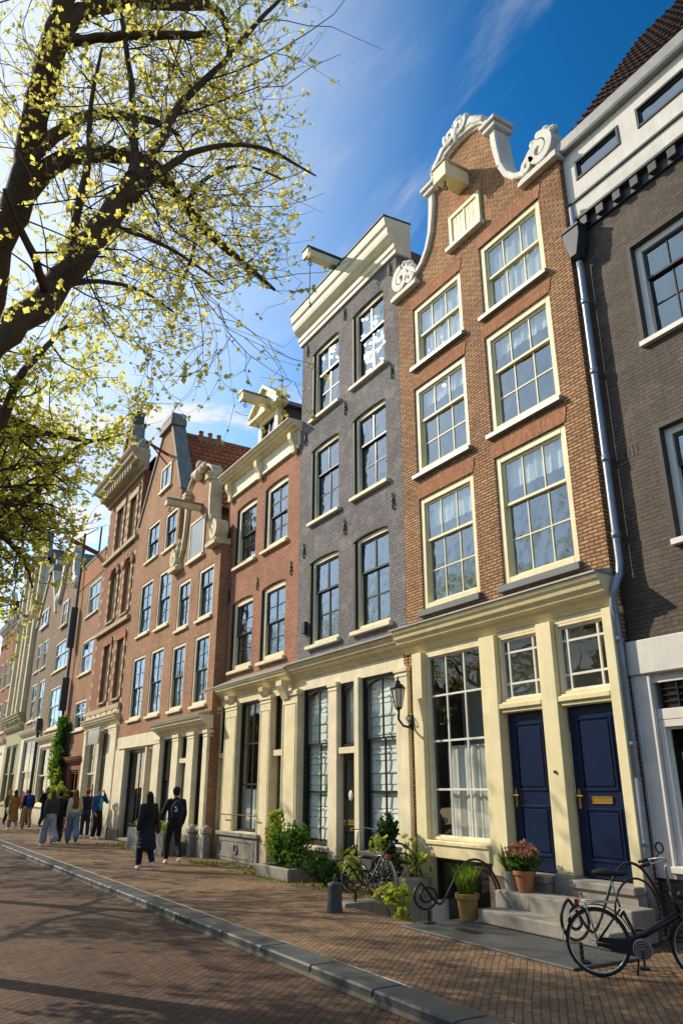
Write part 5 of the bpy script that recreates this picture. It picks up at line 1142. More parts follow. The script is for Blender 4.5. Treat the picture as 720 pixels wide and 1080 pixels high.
    c.ell(V(0,0,1.31), Vector((.205*ts,.142*ts,.19))*k); c.ell(V(0,0,1.12), Vector((.185*ts,.135*ts,.21))*k); c.ell(V(0,0,max(hem+.13,.98)), Vector((.195*ts,.142*ts,.14))*k)
    c.capsule(sh[0], .072*k, sh[1], .072*k); c.capsule(V(0,0,1.40), .085*k, V(0,.005,1.475), .072*k)
    if coat:
        n = 6; p = [(V(0,-.01*j,1.0-(1.0-coat)*j/n)) for j in range(n+1)]
        for j in range(n+1): c.ell(p[j], Vector((.195+.05*j/n,.15+.05*j/n,.10))*k)
    for i in (0,1):
        el, wr = arms[i]; c.capsule(sh[i], .074*k, el, .062*k); c.capsule(el, .060*k, wr + (el-wr).normalized()*.02*k, .048*k)
    part('coat' if coat else 'jacket', c, m, root)
    # hair
    hm, style = hair
    if hm:
        g = MB(); g.ell(hc + ht @ V(0,-.018,.022), Vector((.088,.10,.112))*k, 14, 10)
        if style == 'long':
            for j in range(8): g.ell(hc + V(0,-.055-.014*min(j,4),-.03-.062*j), Vector((.098+.004*min(j,4),.062,.075))*k)
        if style == 'mid':
            for j in range(4): g.ell(hc + V(0,-.05-.008*j,-.03-.055*j), Vector((.09,.06,.065))*k)
        hh = part('hair', g, hm, root, .011, 1)
        # keep the face clear
    if cap:
        g = MB(); g.ell(hc + ht @ V(0,-.008,.045), Vector((.098,.112,.105))*k, 14, 10); part('cap', g, cap, root, .011, 1)
    for ex in extras: ex(root, V, k, hc, sh, arms)
    return root
def bag(mat, side=1, z=.95):
    def f(root, V, k, hc, sh, arms):
        g = MB(); g.ell(V(side*.27,-.02,z), Vector((.06,.15,.17))*k); o = part('shoulder_bag', g, mat, root)
        s = MB(); s.tube([V(side*.25,.09,z+.1), V(side*.22,.06,1.3), V(side*.17,0,1.50), V(side*.22,-.09,1.3), V(side*.26,-.12,z+.1)], .012*k, 6); s.build('strap', mat, o, smooth=True)
    return f
def backpack(mat, pale=False):
    def f(root, V, k, hc, sh, arms):
        g = MB(); g.ell(V(0,-.19,1.22), Vector((.165,.10,.235))*k); g.ell(V(0,-.24,1.12), Vector((.12,.07,.11))*k); g.ell(V(0,-.17,1.08), Vector((.155,.09,.14))*k); o = part('backpack', g, mat, root)
        s = MB()
        for sd in (-1,1): s.tube([V(sd*.11,-.10,1.42), V(sd*.13,.0,1.50), V(sd*.13,.13,1.38), V(sd*.14,.14,1.2), V(sd*.15,.0,1.05), V(sd*.13,-.12,1.03)], .02*k, 6)
        s.build('strap', mat, o, smooth=True)
        if pale:
            s = MB()
            for a, z, r in ((-.07,1.30,.024),(-.045,1.25,.028),(-.075,1.21,.022),(-.03,1.21,.018)): s.ell(V(a,-.287,z), Vector((r,.012,r))*k, 8, 6)
            s.build('backpack_print', 'print_pale', o, smooth=True)
    return f
WEST = R(90)   # figures face +y in their own frame; +90 deg turns them to walk away along the street (-x)
person('woman in a long dark navy coat with long black hair and brown bag', -18.7, 5.95, WEST+R(4), 1.68, .20, ('cloth_navy',.75), ('cloth_navy',.085,.075), ('hair_black','long'), 'shoe_white', female=True, coat=.50, extras=(bag('bag_brown', 1),))
person('man in navy jacket and black beanie with a dark backpack', -19.6, 6.92, WEST-R(6), 1.78, .34, ('cloth_navy',.90), ('cloth_black',.075,.062), ('hair_black','short'), 'shoe_white', armL=((-.28,.06,1.16),(-.16,.27,1.34)), cap='cloth_black', extras=(backpack('cloth_navy', True),))
person('woman in a charcoal jacket and wide pale jeans, walking away nearest the kerb', -27.65, 5.55, WEST+R(8), 1.70, .36, ('cloth_charcoal',.96), ('denim_light',.115,.125), ('hair_brown','mid'), 'shoe_white', female=True)
person('woman in a cream cardigan and loose blue jeans with long auburn hair', -28.6, 6.5, WEST-R(4), 1.72, .30, ('cloth_cream',.93), ('denim_blue',.11,.115), ('hair_auburn','long'), 'shoe_dark', female=True)
person('person in black jacket and red cap standing between cream cardigan and blue jacket', -31.6, 7.62, WEST-R(10), 1.74, .10, ('cloth_black',.90), ('cloth_dark_denim',.08,.07), ('hair_brown','short'), 'shoe_white', cap='cloth_red')
person('man in a bright blue and teal jacket with a hand raised to his face', -30.6, 7.8, R(-62), 1.78, .06, ('cloth_blue',.92), ('cloth_black',.09,.085), ('hair_brown','short'), 'shoe_white', armL=((-.32,.10,1.26),(-.10,.15,1.56)),
       extras=(lambda root, V, k, hc, sh, arms: [part('jacket_front', (lambda g: (g.ell(V(0,.06,1.20), Vector((.10,.115,.26))*k), g)[1])(MB()), 'cloth_teal', root)],))
person('person in all black clothes half hidden behind the charcoal jacket', -28.75, 6.02, WEST, 1.68, .16, ('cloth_black',.80), ('cloth_black',.085,.075), ('hair_black','short'), 'shoe_dark')
person('bald man in a black jacket and dark jeans standing by the left house front', -40.2, 7.75, R(-70), 1.84, .14, ('cloth_black',.92), ('cloth_dark_denim',.09,.08), (None,None), 'shoe_dark', armR=((.30,.02,1.15),(.14,.2,1.05)), armL=((-.30,.02,1.15),(-.14,.2,1.05)))
person('person with a navy backpack and beige trousers walking away at the left', -40.0, 6.95, WEST+R(5), 1.74, .26, ('cloth_navy',.95), ('cloth_beige',.09,.085), ('hair_black','short'), 'shoe_dark', extras=(backpack('cloth_blue'),))
person('woman in a long mustard coat at the left, carrying a white bag', -39.4, 6.25, WEST+R(10), 1.70, .26, ('cloth_mustard',.8), ('denim_light',.08,.075), ('hair_brown','mid'), 'shoe_white', female=True, coat=.46, extras=(bag('print_pale', -1, .85),))
person('person in a pink hooded top among the group at the left', -42.6, 7.3, WEST, 1.70, .2, ('cloth_pink',.92), ('cloth_dark_denim',.085,.075), ('hair_brown','short'), 'shoe_dark', cap='cloth_pink')
person('woman with ginger hair in an olive jacket at the left edge', -43.5, 6.65, R(-80), 1.70, .22, ('cloth_olive',.88), ('cloth_black',.085,.075), ('hair_ginger','mid'), 'shoe_dark', female=True)

# ================================================================== bicycle
def bicycle(x, y, z, head, sc):
    b = thing('bicycle', 'black city bicycle with silver chain disc and rear rack parked before the downpipe', 'bicycle', (x, y, z), head); b['_o'] = (0,0,0); b.scale = (sc,)*3
    r = .345; wb = 1.10   # rear contact at origin, heading +x
    def wheel(cx, lb):
        m = MB(); m.torus((cx,0,r), r-.035, .012, (0,1,0), 48, 6); m.tube([(cx,-.045,r),(cx,.045,r)], .026, 10)
        for k in range(28):
            a = 2*PI*k/28; sd = .03 if k % 2 else -.03; a2 = a + (.35 if k % 4 < 2 else -.35)
            m.tube([(cx+.024*math.cos(a2),sd,r+.024*math.sin(a2)), (cx+(r-.04)*math.cos(a),0,r+(r-.04)*math.sin(a))], .0017, 4)
        w = m.build('wheel', 'steel', b, smooth=True); m = MB(); m.torus((cx,0,r), r-.019, .020, (0,1,0), 56, 10); m.build('tyre', 'rubber', w, smooth=True)
    wheel(0, ''); wheel(wb, '')
    def arcp(cx, a0, a1, rr, n=16): return [(cx+rr*math.cos(R(a0+(a1-a0)*k/n)), r+rr*math.sin(R(a0+(a1-a0)*k/n))) for k in range(n+1)]
    m = MB(); m.ribbon(arcp(0, 95, 205, r+.028), .004, -.032, .032); m.build('mudguard', 'fender_grey', b, bev=.002)
    m = MB(); m.ribbon(arcp(0, 20, 96, r+.028), .004, -.032, .032); m.build('mudguard', 'iron_black', b)
    m = MB(); m.ribbon(arcp(wb, 25, 190, r+.028), .004, -.032, .032); m.build('mudguard', 'iron_black', b)
    m = MB(); bb = (.46,0,.30); ht = (.845,0,.80); hb = (.885,0,.66)
    m.tube([bb,(.30,0,.66),(.27,0,.60)], .019, 10); m.tube([(.02,0,.36),(.30,0,.37),(.50,0,.44),hb], [.022,.03,.036,.036], 12); m.tube([hb,(.83,0,.88)], .024, 12)
    for s in (-1,1): m.tube([(0,s*.06,r),(.40,s*.03,.29)], .012, 8); m.tube([(0,s*.06,r),(.275,s*.02,.68)], .010, 8)
    m.build('frame', 'paint_black', b, smooth=True)
    m = MB()
    for s in (-1,1): m.tube([(wb,s*.055,r),(.93,s*.05,.60),(.885,s*.03,.66)], .013, 8)
    m.build('fork', 'iron_black', b, smooth=True)
    m = MB(); m.tube([(.40,0,.40),(.80,0,.70)], .012, 8); m.build('frame_stripe', 'steel', b) if 0 else None
    m = MB(); m.tube([(.275,0,.70),(.20,0,1.01)], .013, 8); m.build('seat_post', 'steel', b, smooth=True)
    m = MB(); m.ell((.13,0,1.045), (.13,.10,.045), 14, 8); m.ell((.27,0,1.04), (.13,.035,.03), 12, 8); part('saddle', m, 'rubber', b, .01, 2)
    m = MB(); m.tube([(.83,0,.88),(.80,0,1.12),(.84,0,1.17)], .013, 8); m.tube([(.56,-.29,1.15),(.68,-.27,1.18),(.80,-.15,1.21),(.84,0,1.17),(.80,.15,1.21),(.68,.27,1.18),(.56,.29,1.15)], .011, 8); hbb = m.build('handlebar', 'steel', b, smooth=True)
    m = MB()
    for s in (-1,1): m.tube([(.53,s*.295,1.145),(.64,s*.275,1.17)], .018, 8)
    m.build('grip', 'rubber', hbb, smooth=True)
    m = MB()
    for s in (-1,1): m.tube([(-.16,s*.06,.745),(.22,s*.06,.745)], .008, 6); m.tube([(-.10,s*.06,.745),(0,s*.06,r)], .006, 6)
    for xx in (-.16,-.06,.04,.14,.22): m.tube([(xx,-.06,.745),(xx,.06,.745)], .007, 6)
    m.build('rear_rack', 'steel', b, smooth=True)
    m = MB(); m.box(-.215,-.165,-.045,.045,.70,.765); m.build('rear_light', 'red_lens', b, bev=.008)
    m = MB(); m.lathe((.46,-.075,.30), [(.10,0),(.105,.01),(.10,.02)], 28, 'y'); cd = m.build('chain_disc', 'chain_silver', b)
    m = MB()
    for rr in (.08,.055,.03): m.torus((.46,-.078,.30), rr, .006, (0,1,0), 24, 5)
    m.build('disc_ring', 'iron_black', cd)
    m = MB(); m.prism([(-.02,.30),(.02,.395),(.44,.39),(.52,.34),(.52,.25),(.44,.21),(.02,.30)], -.052, -.03); m.build('chain_case', 'iron_black', b, bev=.008)
    m = MB(); m.tube([(.46,-.09,.30),(.46,-.10,.14)], .012, 8); m.box(.41,.51,-.20,-.10,.125,.15); m.tube([(.46,.05,.30),(.46,.09,.46)], .012, 8); m.box(.41,.51,.09,.19,.45,.475); m.build('crank', 'iron_black', b)
    m = MB(); m.tube([(.42,.05,.26),(.38,.20,.0)], .011, 8); m.build('kickstand', 'iron_black', b)
    m = MB(); m.ell((.93,0,.84), (.05,.045,.05), 12, 8); m.build('headlight', 'iron_black', b, smooth=True)
    m = MB(); m.torus((.78,.33,1.30), .055, .012, (.7,.7,0), 20, 6); m.tube([(.72,.26,1.19),(.78,.33,1.25)], .006, 6); m.build('mirror', 'iron_black', hbb) 
    return b
b1_ = bicycle(-6.05, 6.64, .0, R(40), .9)
dup(b1_, (-11.85, 7.95, 0), R(184), 'black bicycle leaning among the plants behind the overgrown scroll railing')
def parked(x,y): pass

# ================================================================== ironwork, lantern, sign, pots
def railing(label, x, y, L, hgt, group=None, flip=1):
    """scrolled handrail in the y-z plane starting at (x,y)"""
    t = thing('scroll_railing', label, 'railing', (x, y, 0)); 
    sp = spiral(.12, .40, .05, .235, R(20), -1.75, 40)
    end = sp[-1]
    path = sp + [(.30,.23),(.42,.33),(.56,.55),(.70,.78),(.86,.92),(1.04,.93),(1.2,.84),(1.34,.66),(1.44,.42),(1.48,.1)]
    sc = L/1.48; P = [(x, y + a*sc, .03 + b*hgt/.93) for a, b in path]
    # smooth
    for _ in range(2):
        Q = [P[0]]
        for i in range(len(P)-1): a, b = Vector(P[i]), Vector(P[i+1]); Q += [tuple(a.lerp(b,.25)), tuple(a.lerp(b,.75))]
        P = Q + [P[-1]]
    m = MB(); m.tube(P, .017, 8); m.build('rail', 'iron_black', t, smooth=True)
    ar = [(x, y + (1.02 + .34*math.cos(R(a)))*sc, .03 + (.42 + .34*math.sin(R(a)))*hgt/.93) for a in range(-20, 200, 12)]
    m = MB(); m.tube(ar, .013, 8); m.build('inner_arc', 'iron_black', t, smooth=True)
    m = MB(); m.tube([(x,y+.14*sc,.0),(x,y+.14*sc,.19*hgt/.93+.03)], .022, 8); m.lathe((x,y+.14*sc,.028), [(.09,0),(.09,.015),(.04,.03)], 12); m.build('foot', 'iron_black', t)
    return t
railing('black wrought iron scroll railing left of the stone steps', -9.33, 6.86, 1.5, .76)
railing('black wrought iron scroll railing overgrown by plants beside the grey bollard', -11.42, 6.98, 1.5, .86)
railing('black wrought iron scroll railing behind the parked bicycle', -6.50, 6.72, 1.6, .92)
def bollard(label, x, y, h, r, mat):
    m = MB(); m.lathe((x,y,-.02), [(r*1.12,0),(r*1.08,.04),(r,.10),(r*.96,h-.10),(r*.97,h-.03),(r*.85,h),(r*.32,h+.015),(r*.27,h+.045),(r*.32,h+.07),(r*.1,h+.095)], 18)
    o = m.build('bollard', mat, smooth=False, bev=.006); tag(o, label, 'bollard'); return o
bollard('short round grey stone bollard with small knob at the pavement edge', -11.02, 6.5, .42, .115, 'stone_blue')
def post(label, x, y):
    t = thing('stone_post', label, 'post', (x,y,0)); m = MB(); m.box(x-.10,x+.10,y-.10,y+.10,0,.60); m.build('shaft', 'stone_grey', t, bev=.015); m = MB(); m.box(x-.13,x+.13,y-.13,y+.13,.602,.74); m.lathe((x,y,.74),[(.12,0),(.08,.05),(.02,.08)],12); m.build('cap', 'stone_steps', t, bev=.02)
post('square stone post right of the planters, left of its twin', -21.75, 8.2); post('square stone post nearest the red house door, right of its twin', -20.95, 8.3)
ln = thing('wall_lantern', 'black wall lantern with scrolled bracket between grey and tan houses', 'lantern', (-11.85, YF-.1, 3.0))
lx, ly, lz = -11.74, 8.28, 3.12
m = MB(); m.ell((lx,YF-.13,2.92), (.06,.03,.16), 12, 10); m.tube([(lx,YF-.12,2.90),(lx,YF-.2,2.82),(lx,YF-.32,2.84),(lx,ly,2.95),(lx,ly,lz)], [.03,.026,.022,.022,.03], 10); m.tube([(lx,YF-.12,3.02),(lx,YF-.2,3.04),(lx,YF-.25,2.97),(lx,YF-.2,2.91),(lx,YF-.17,2.95)], .012, 8); m.build('bracket', 'iron_black', ln, smooth=True)
m = MB(); m.lathe((lx,ly,lz), [(.03,0),(.07,.03),(.066,.05)], 6); m.lathe((lx,ly,lz+.38), [(.14,0),(.145,.015),(.08,.09),(.045,.105),(.05,.14),(.016,.165),(.022,.2),(.004,.25)], 6)
for k in range(6):
    a = 2*PI*k/6; m.tube([(lx+.066*math.cos(a),ly+.066*math.sin(a),lz+.05),(lx+.125*math.cos(a),ly+.125*math.sin(a),lz+.38)], .008, 6)
m.build('lantern_frame', 'iron_black', ln)
m = MB(); m.lathe((lx,ly,lz+.052), [(.056,0),(.114,.325)], 6); m.build('lantern_glass', 'lamp_glass', ln)
sg = thing('shop_sign', 'pale rectangular sign board above the glazed shop door of the ornate house', 'sign', (DU(-34.9), YD-.3, 3.6))
m = MB(); q = DR(-35.55,-33.6,3.55,4.22); m.box(q[0],q[1],YD-.40,YD-.32,q[2],q[3]); m.build('sign_board', 'paint_base_white', sg, bev=.008)
m = MB(); bars(m,q[0],q[1],q[2],q[3],YD-.415,YD-.401,.05); m.box(q[0]+.2,q[0]+.24,YD-.32,YD-.01,q[3]-.1,q[3]-.05); m.box(q[1]-.24,q[1]-.2,YD-.32,YD-.01,q[3]-.1,q[3]-.05); m.build('sign_rim', 'paint_base_white', sg)

def foliage(mb, c, r, n, size, flat=.5, up=0):
    for i in range(n):
        u = Vector((random.gauss(0,1),random.gauss(0,1),random.gauss(0,1))).normalized()*(random.random()**.4); nv = noise.noise(Vector(c)+u*2.2)
        p = Vector((c[0]+u.x*r[0]*(1+.35*nv), c[1]+u.y*r[1]*(1+.35*nv), c[2]+u.z*r[2]*(1+.35*nv)))
        a = Vector((random.gauss(0,1),random.gauss(0,1),random.gauss(up,.7))).normalized(); b = a.orthogonal().normalized(); b.rotate(Matrix.Rotation(random.uniform(0,6.28),3,a)); L = size*random.uniform(.6,1.3); W = L*.32*random.uniform(.7,1.3)
        mb.quad(p-a*L*.5, p+b*W, p+a*L*.5, p-b*W)
def stems(mb, c, pts, r=.012):
    for p in pts: mb.tube([c, ((c[0]+p[0])/2+random.gauss(0,.03),(c[1]+p[1])/2+random.gauss(0,.03),(c[2]+p[2])*.5), p], [r,r*.8,r*.4], 5)
def pot(root, c, r0, r1, h, mat, rim=True):
    m = MB(); pr = [(r0,0),(r0+(r1-r0)*.8,h*.8)] + ([(r1*1.08,h*.8),(r1*1.1,h)] if rim else [(r1,h)]) + [(r1*.92,h),(r1*.88,h*.9)]
    m.lathe(c, pr, 18); o = m.build('pot', mat, root, bev=.004); m = MB(); m.lathe((c[0],c[1],c[2]+h*.84), [(r1*.88,0),(r1*.5,.015)], 14); m.build('soil', 'soil', root)
p = thing('potted_plant', 'pink flowering shrub in a terracotta pot on the upper step', 'potted plant', (-8.70,8.22,.402)); c = (-8.70,8.22,.402)
pot(p, c, .10,.145,.27,'terracotta'); m = MB(); foliage(m,(c[0],c[1],c[2]+.42),(.25,.22,.15),420,.085,up=.3); m.build('foliage','leaf_shrub',p); m = MB(); stems(m,(c[0],c[1],c[2]+.22),[(c[0]+random.gauss(0,.12),c[1]+random.gauss(0,.1),c[2]+.45) for k in range(9)],.007); m.build('stems','twig_bark',p)
m = MB()
for k in range(60):
    a = random.uniform(0,6.28); rr = random.uniform(0,1)**.5; b = (c[0]+.27*rr*math.cos(a), c[1]+.23*rr*math.sin(a), c[2]+.60-.16*rr*rr+random.gauss(0,.03)); foliage(m,b,(.06,.06,.055),14,.04,up=1.5)
m.build('flowers','leaf_pink',p)
p = thing('potted_plant', 'spiky green plant in a grey zinc pot on the upper step', 'potted plant', (-9.03,8.30,.402)); c = (-8.98,8.25,.402)
pot(p, c, .11,.13,.24,'pot_zinc',False); m = MB()
for k in range(120):
    a = random.uniform(0,6.28); L = random.uniform(.25,.46); e = random.uniform(.2,.9); d = Vector((math.cos(a)*e,math.sin(a)*e,1)).normalized(); q0 = Vector(c)+Vector((math.cos(a)*.06,math.sin(a)*.06,.22)); w = d.cross(Vector((0,0,1))).normalized()*.010; q1 = q0+d*L*.6; q2 = q0+d*L+Vector((0,0,-.05*e)); m.quad(q0-w,q0+w,q1+w,q1-w); m.quad(q1-w,q1+w,q2)
m.build('foliage','leaf_grass',p)
p = thing('potted_plant', 'tall grass in an ochre terracotta pot on the slab beside the steps', 'potted plant', (-9.28,7.62,.03)); c = (-9.22,7.60,.03)
pot(p, c, .115,.155,.34,'terracotta_ochre'); m = MB()
for k in range(420):
    a = random.uniform(0,6.28); L = random.uniform(.25,.50); e = random.uniform(.02,.45); d = Vector((math.cos(a)*e,math.sin(a)*e,1)).normalized(); q0 = Vector(c)+Vector((math.cos(a)*.11*random.random(),math.sin(a)*.11*random.random(),.30)); w = Vector((-math.sin(a),math.cos(a),0))*.006; q1 = q0+d*L*.6; q2 = q0+d*L+Vector((math.cos(a)*e*.15,math.sin(a)*e*.15,-.03)); m.quad(q0-w,q0+w,q1+w,q1-w); m.quad(q1-w,q1+w,q2)
m.build('foliage','leaf_grass',p)
# planting in front of the grey and red houses
p = thing('shrub', 'large bushy green shrub in a low stone planter left of the black front door', 'shrub', (-15.6,8.1,0)); c = (-15.55,8.1,.0)
m = MB(); bars(m,0,0,0,0,0,0,0) if 0 else None
m.box(-16.3,-14.75,7.62,7.74,.0,.24); m.box(-16.3,-16.18,7.74,8.55,.0,.24); m.box(-14.87,-14.75,7.74,8.55,.0,.24); m.build('planter_kerb','stone_grey',p,bev=.015)
m = MB(); m.quad((-16.18,7.74,.16),(-14.87,7.74,.16),(-14.87,8.5,.16),(-16.18,8.5,.16)); m.build('soil','soil',p)
m = MB(); foliage(m,(-15.25,8.05,.70),(.34,.32,.40),800,.09,up=.4); foliage(m,(-15.75,8.05,.56),(.34,.32,.36),620,.12,up=.4); foliage(m,(-15.0,8.0,.42),(.34,.3,.24),300,.09); m.build('foliage','leaf_shrub',p)
m = MB(); foliage(m,(-16.05,7.98,.72),(.28,.25,.36),260,.14,up=.3); foliage(m,(-15.95,7.95,1.15),(.2,.2,.2),110,.12,up=.3); m.build('light_foliage','leaf_shrub_light',p)
m = MB(); stems(m,(-15.6,8.05,.15),[(-15.6+random.gauss(0,.4),8.05+random.gauss(0,.2),random.uniform(.6,1.1)) for k in range(14)],.016); m.build('stems','twig_bark',p)
p = thing('shrub', 'low dark green shrub right of the black front door', 'shrub', (-13.9,8.0,0))
m = MB(); foliage(m,(-13.9,7.85,.34),(.46,.32,.24),620,.09,up=.2); foliage(m,(-13.3,7.85,.30),(.34,.3,.2),330,.09,up=.2); m.build('foliage','leaf_dark',p); m = MB(); stems(m,(-13.7,7.9,0),[(-13.7+random.gauss(0,.35),7.9+random.gauss(0,.2),.45) for k in range(10)]); m.build('stems','twig_bark',p)
p = thing('shrub', 'dark upright evergreen sprig behind the overgrown scroll railing', 'shrub', (-12.0,8.2,0))
m = MB(); foliage(m,(-12.05,8.2,1.02),(.20,.18,.34),420,.10,up=.5); foliage(m,(-12.0,8.2,.5),(.3,.2,.3),300,.10); m.build('foliage','leaf_dark',p); m = MB(); stems(m,(-12.0,8.2,0),[(-12.05,8.2,1.1),(-11.95,8.22,.9)]); m.build('stems','twig_bark',p)
p = thing('shrub', 'yellow green leafy shrub climbing through the scroll railing', 'shrub', (-11.9,7.6,0))
m = MB()
for q, r, n in (((-12.2,7.5,.62),(.26,.2,.2),36),((-11.75,7.8,.85),(.2,.2,.18),26),((-11.55,8.3,.7),(.25,.25,.3),39),((-12.3,7.7,.35),(.3,.25,.2),36),((-11.3,8.4,.5),(.2,.2,.25),22)): foliage(m,q,r,n,.14,up=.2)
m.build('foliage','leaf_yellow',p); m = MB(); stems(m,(-11.9,7.8,0),[(-12.2,7.5,.7),(-11.75,7.8,.9),(-11.6,8.3,.8),(-12.3,7.7,.5),(-11.4,8.35,.6)]); m.build('stems','twig_bark',p)
p = thing('shrub', 'small yellow green plant growing up out of the sunken light well', 'shrub', (-10.6,7.4,-.55))
m = MB(); foliage(m,(-10.65,7.35,.22),(.32,.24,.16),110,.14,up=.2); foliage(m,(-10.5,7.4,-.1),(.22,.18,.22),60,.12); m.build('foliage','leaf_yellow',p); m = MB(); stems(m,(-10.55,7.4,-.54),[(-10.55+random.gauss(0,.2),7.4+random.gauss(0,.12),.2) for k in range(9)],.009); m.build('stems','twig_bark',p)
m = MB(); pot(p,(-10.55,7.4,-.545),.16,.2,.26,'terracotta')
def planter(label, x, y, w, d, h, leafy):
    t = thing('planter_box', label, 'planter', (x,y,0)); m = MB(); a = .05
    for (x0,x1,y0,y1) in ((x-w/2,x+w/2,y-d/2,y-d/2+a),(x-w/2,x+w/2,y+d/2-a,y+d/2),(x-w/2,x-w/2+a,y-d/2+a,y+d/2-a),(x+w/2-a,x+w/2,y-d/2+a,y+d/2-a)): m.box(x0,x1,y0,y1,.12,h)
    m.box(x-w/2-.03,x+w/2+.03,y-d/2-.03,y+d/2+.03,.0,.118); m.build('box','planter_grey',t,bev=.008)
    m = MB(); m.box(x-w/2+a,x+w/2-a,y-d/2+a,y+d/2-a,.13,h-.06); m.build('soil','soil',t)
    m = MB(); foliage(m,(x,y,h+.08),(w*.42,d*.4,.18),leafy,.08,up=.4); m.build('foliage','leaf_shrub_light',t)
planter('grey planter box with sparse pale greenery before the shop window, nearer the stone posts', -22.75, 7.75, 1.3, .5, .62, 220)
planter('grey planter box before the shop window, half hidden behind the walking couple', -24.9, 7.75, 1.3, .5, .62, 160)
p = thing('climbing_plant', 'green climbing plant covering the narrow brick house from pavement to first floor', 'climber', (-39.5,YD-.2,0))
m = MB()
for k in range(26):
    z = .5 + k*.175; xx = -39.9 + .35*math.sin(k*.9); foliage(m,(xx,YD-.32,z),(.72 - .012*k,.28,.34),150,.17,up=-.1)
m.build('foliage','leaf_shrub',p); m = MB(); foliage(m,(-40.3,YD-.45,3.2),(.5,.25,1.1),420,.17); foliage(m,(-39.4,YD-.4,2.0),(.4,.25,.8),260,.17); m.build('light_foliage','leaf_shrub_light',p)
m = MB()
for k in range(5): m.tube([(-39.8+.12*k,YD-.15,0),(-39.9+.15*k,YD-.12,1.5),(-40.0+.2*k,YD-.14,3),(-39.9+.1*k,YD-.12,4.8)], .02, 5)
m.build('stems','twig_bark',p)
p = thing('potted_plant', 'yellow leaved bush in a dark pot behind the cream cardigan', 'potted plant', (-37.9,YD-.5,0)); pot(p,(-37.9,YD-.55,.0),.24,.3,.55,'planter_grey'); m = MB(); foliage(m,(-37.9,YD-.55,1.2),(.62,.4,.8),1100,.15,up=.3); m.build('foliage','leaf_yellow',p)

# ================================================================== ground
def sheet(name, x0, x1, y0, y1, z, mat, kind='structure', nx=1):
    mb = MB(); mb.quad((x0,y0,z),(x1,y0,z),(x1,y1,z),(x0,y1,z)); o = mb.build(name, mat); tag(o, kind=kind); return o
XL, XR = -80, 14
paint('earth', (.12,.11,.08), .95, .3)
mb = MB()
for q in ((-900,900,9.5,900),(-900,900,-900,-30)): mb.quad((q[0],q[2],-.24),(q[1],q[2],-.24),(q[1],q[3],-.24),(q[0],q[3],-.24))
mb.quad((-900,-30,-.24),(XL-.5,-30,-.24),(XL-.5,9.5,-.24),(-900,9.5,-.24)); mb.quad((XR+.5,-30,-.24),(900,-30,-.24),(900,9.5,-.24),(XR+.5,9.5,-.24))
g = mb.build('ground', 'earth'); tag(g, kind='structure')
t = NT('water'); t.bsdf.inputs['Base Color'].default_value = (.03,.04,.03,1); t.bsdf.inputs['Specular IOR Level'].default_value = .05; t.bsdf.inputs['Roughness'].default_value = .4
nz = t.node('ShaderNodeTexNoise', Scale=1.5, Detail=3); t.link(objco(t), nz.inputs['Vector']); t.link(bump(t, nz.outputs['Fac'], .4, .05), t.bsdf.inputs['Normal']); M['water'] = t.m
sheet('canal_water', XL-.5, XR+.5, -30, -2.2, -1.5, 'water')
mb = MB(); mb.box(XL-.5,XR+.5,-2.2,-1.7,-1.9,-.06); q = mb.build('quay_edge', 'stone_grey'); tag(q, kind='structure')
rd = sheet('road', XL-.5, XR+.5, -1.7, 4.40, -.115, 'road_brick')
mb = MB(); x = XL
while x < XR:
    mb.box(x+.004, x+1.196, 4.42, 4.79, -.14, .0); x += 1.2
k = mb.build('kerb', 'stone_blue', bev=.018); tag(k, kind='structure')
mb = MB(); mb.quad((XL,4.395,-.108),(XR,4.395,-.108),(XR,4.44,-.05),(XL,4.44,-.05)); k = mb.build('gutter_edge', 'earth'); tag(k, kind='structure')
mb = MB()
for q in ((XL,4.79,-11.3,9.3),(-11.3,4.79,-9.42,6.95),(-9.42,4.79,XR,9.3)): mb.quad((q[0],q[1],.0),(q[2],q[1],.0),(q[2],q[3],.0),(q[0],q[3],.0))
pv = mb.build('pavement', 'pave_brick'); tag(pv, kind='structure')
# sunken light well in front of the yellow shopfront
mb = MB(); mb.quad((-11.3,6.95,-.55),(-9.42,6.95,-.55),(-9.42,8.9,-.55),(-11.3,8.9,-.55)); mb.quad((-11.3,6.95,-.55),(-11.3,8.9,-.55),(-11.3,8.9,0),(-11.3,6.95,0)); mb.quad((-9.42,6.95,-.55),(-9.42,8.9,-.55),(-9.42,8.9,0),(-9.42,6.95,0)); mb.quad((-11.3,6.95,-.55),(-9.42,6.95,-.55),(-9.42,6.95,0),(-11.3,6.95,0))
o = mb.build('light_well', 'paint_plaster'); tag(o, kind='structure')
mb = MB(); mb.box(-9.42,-6.35,6.58,7.60,-.02,.028); o = mb.build('entrance_slab', 'stone_blue', bev=.01); tag(o, kind='structure')
mb = MB(); mb.box(-11.66,-11.28,6.85,8.55,-.3,.06); mb.box(-11.60,-11.28,8.0,8.58,.06,.34); o = mb.build('stone_coping', 'stone_grey', bev=.015); tag(o, 'low grey stone coping along the sunken light well left of the yellow shopfront', 'coping')
st = thing('entrance_steps', 'two worn grey stone steps up to the navy front doors', 'steps', (-8,7.6,0))
mb = MB(); mb.box(-9.02,-6.75,7.60,8.02,.029,.20); mb.build('step', 'stone_steps', st, bev=.02, seg=2)
mb = MB(); mb.box(-9.12,-6.75,8.021,8.44,.029,.40); mb.build('step', 'stone_steps', st, bev=.02, seg=2)
mb = MB(); mb.box(-8.80,-8.35,6.98,7.12,.0285,.034); o = mb.build('foot_grate', 'iron_black'); tag(o, 'dark iron grating let into the stone slab before the steps', 'grate')
mb = MB()
for k in range(4): mb.box(-12.20+.14*k,-12.12+.14*k,4.412,4.43,-.085,-.025)
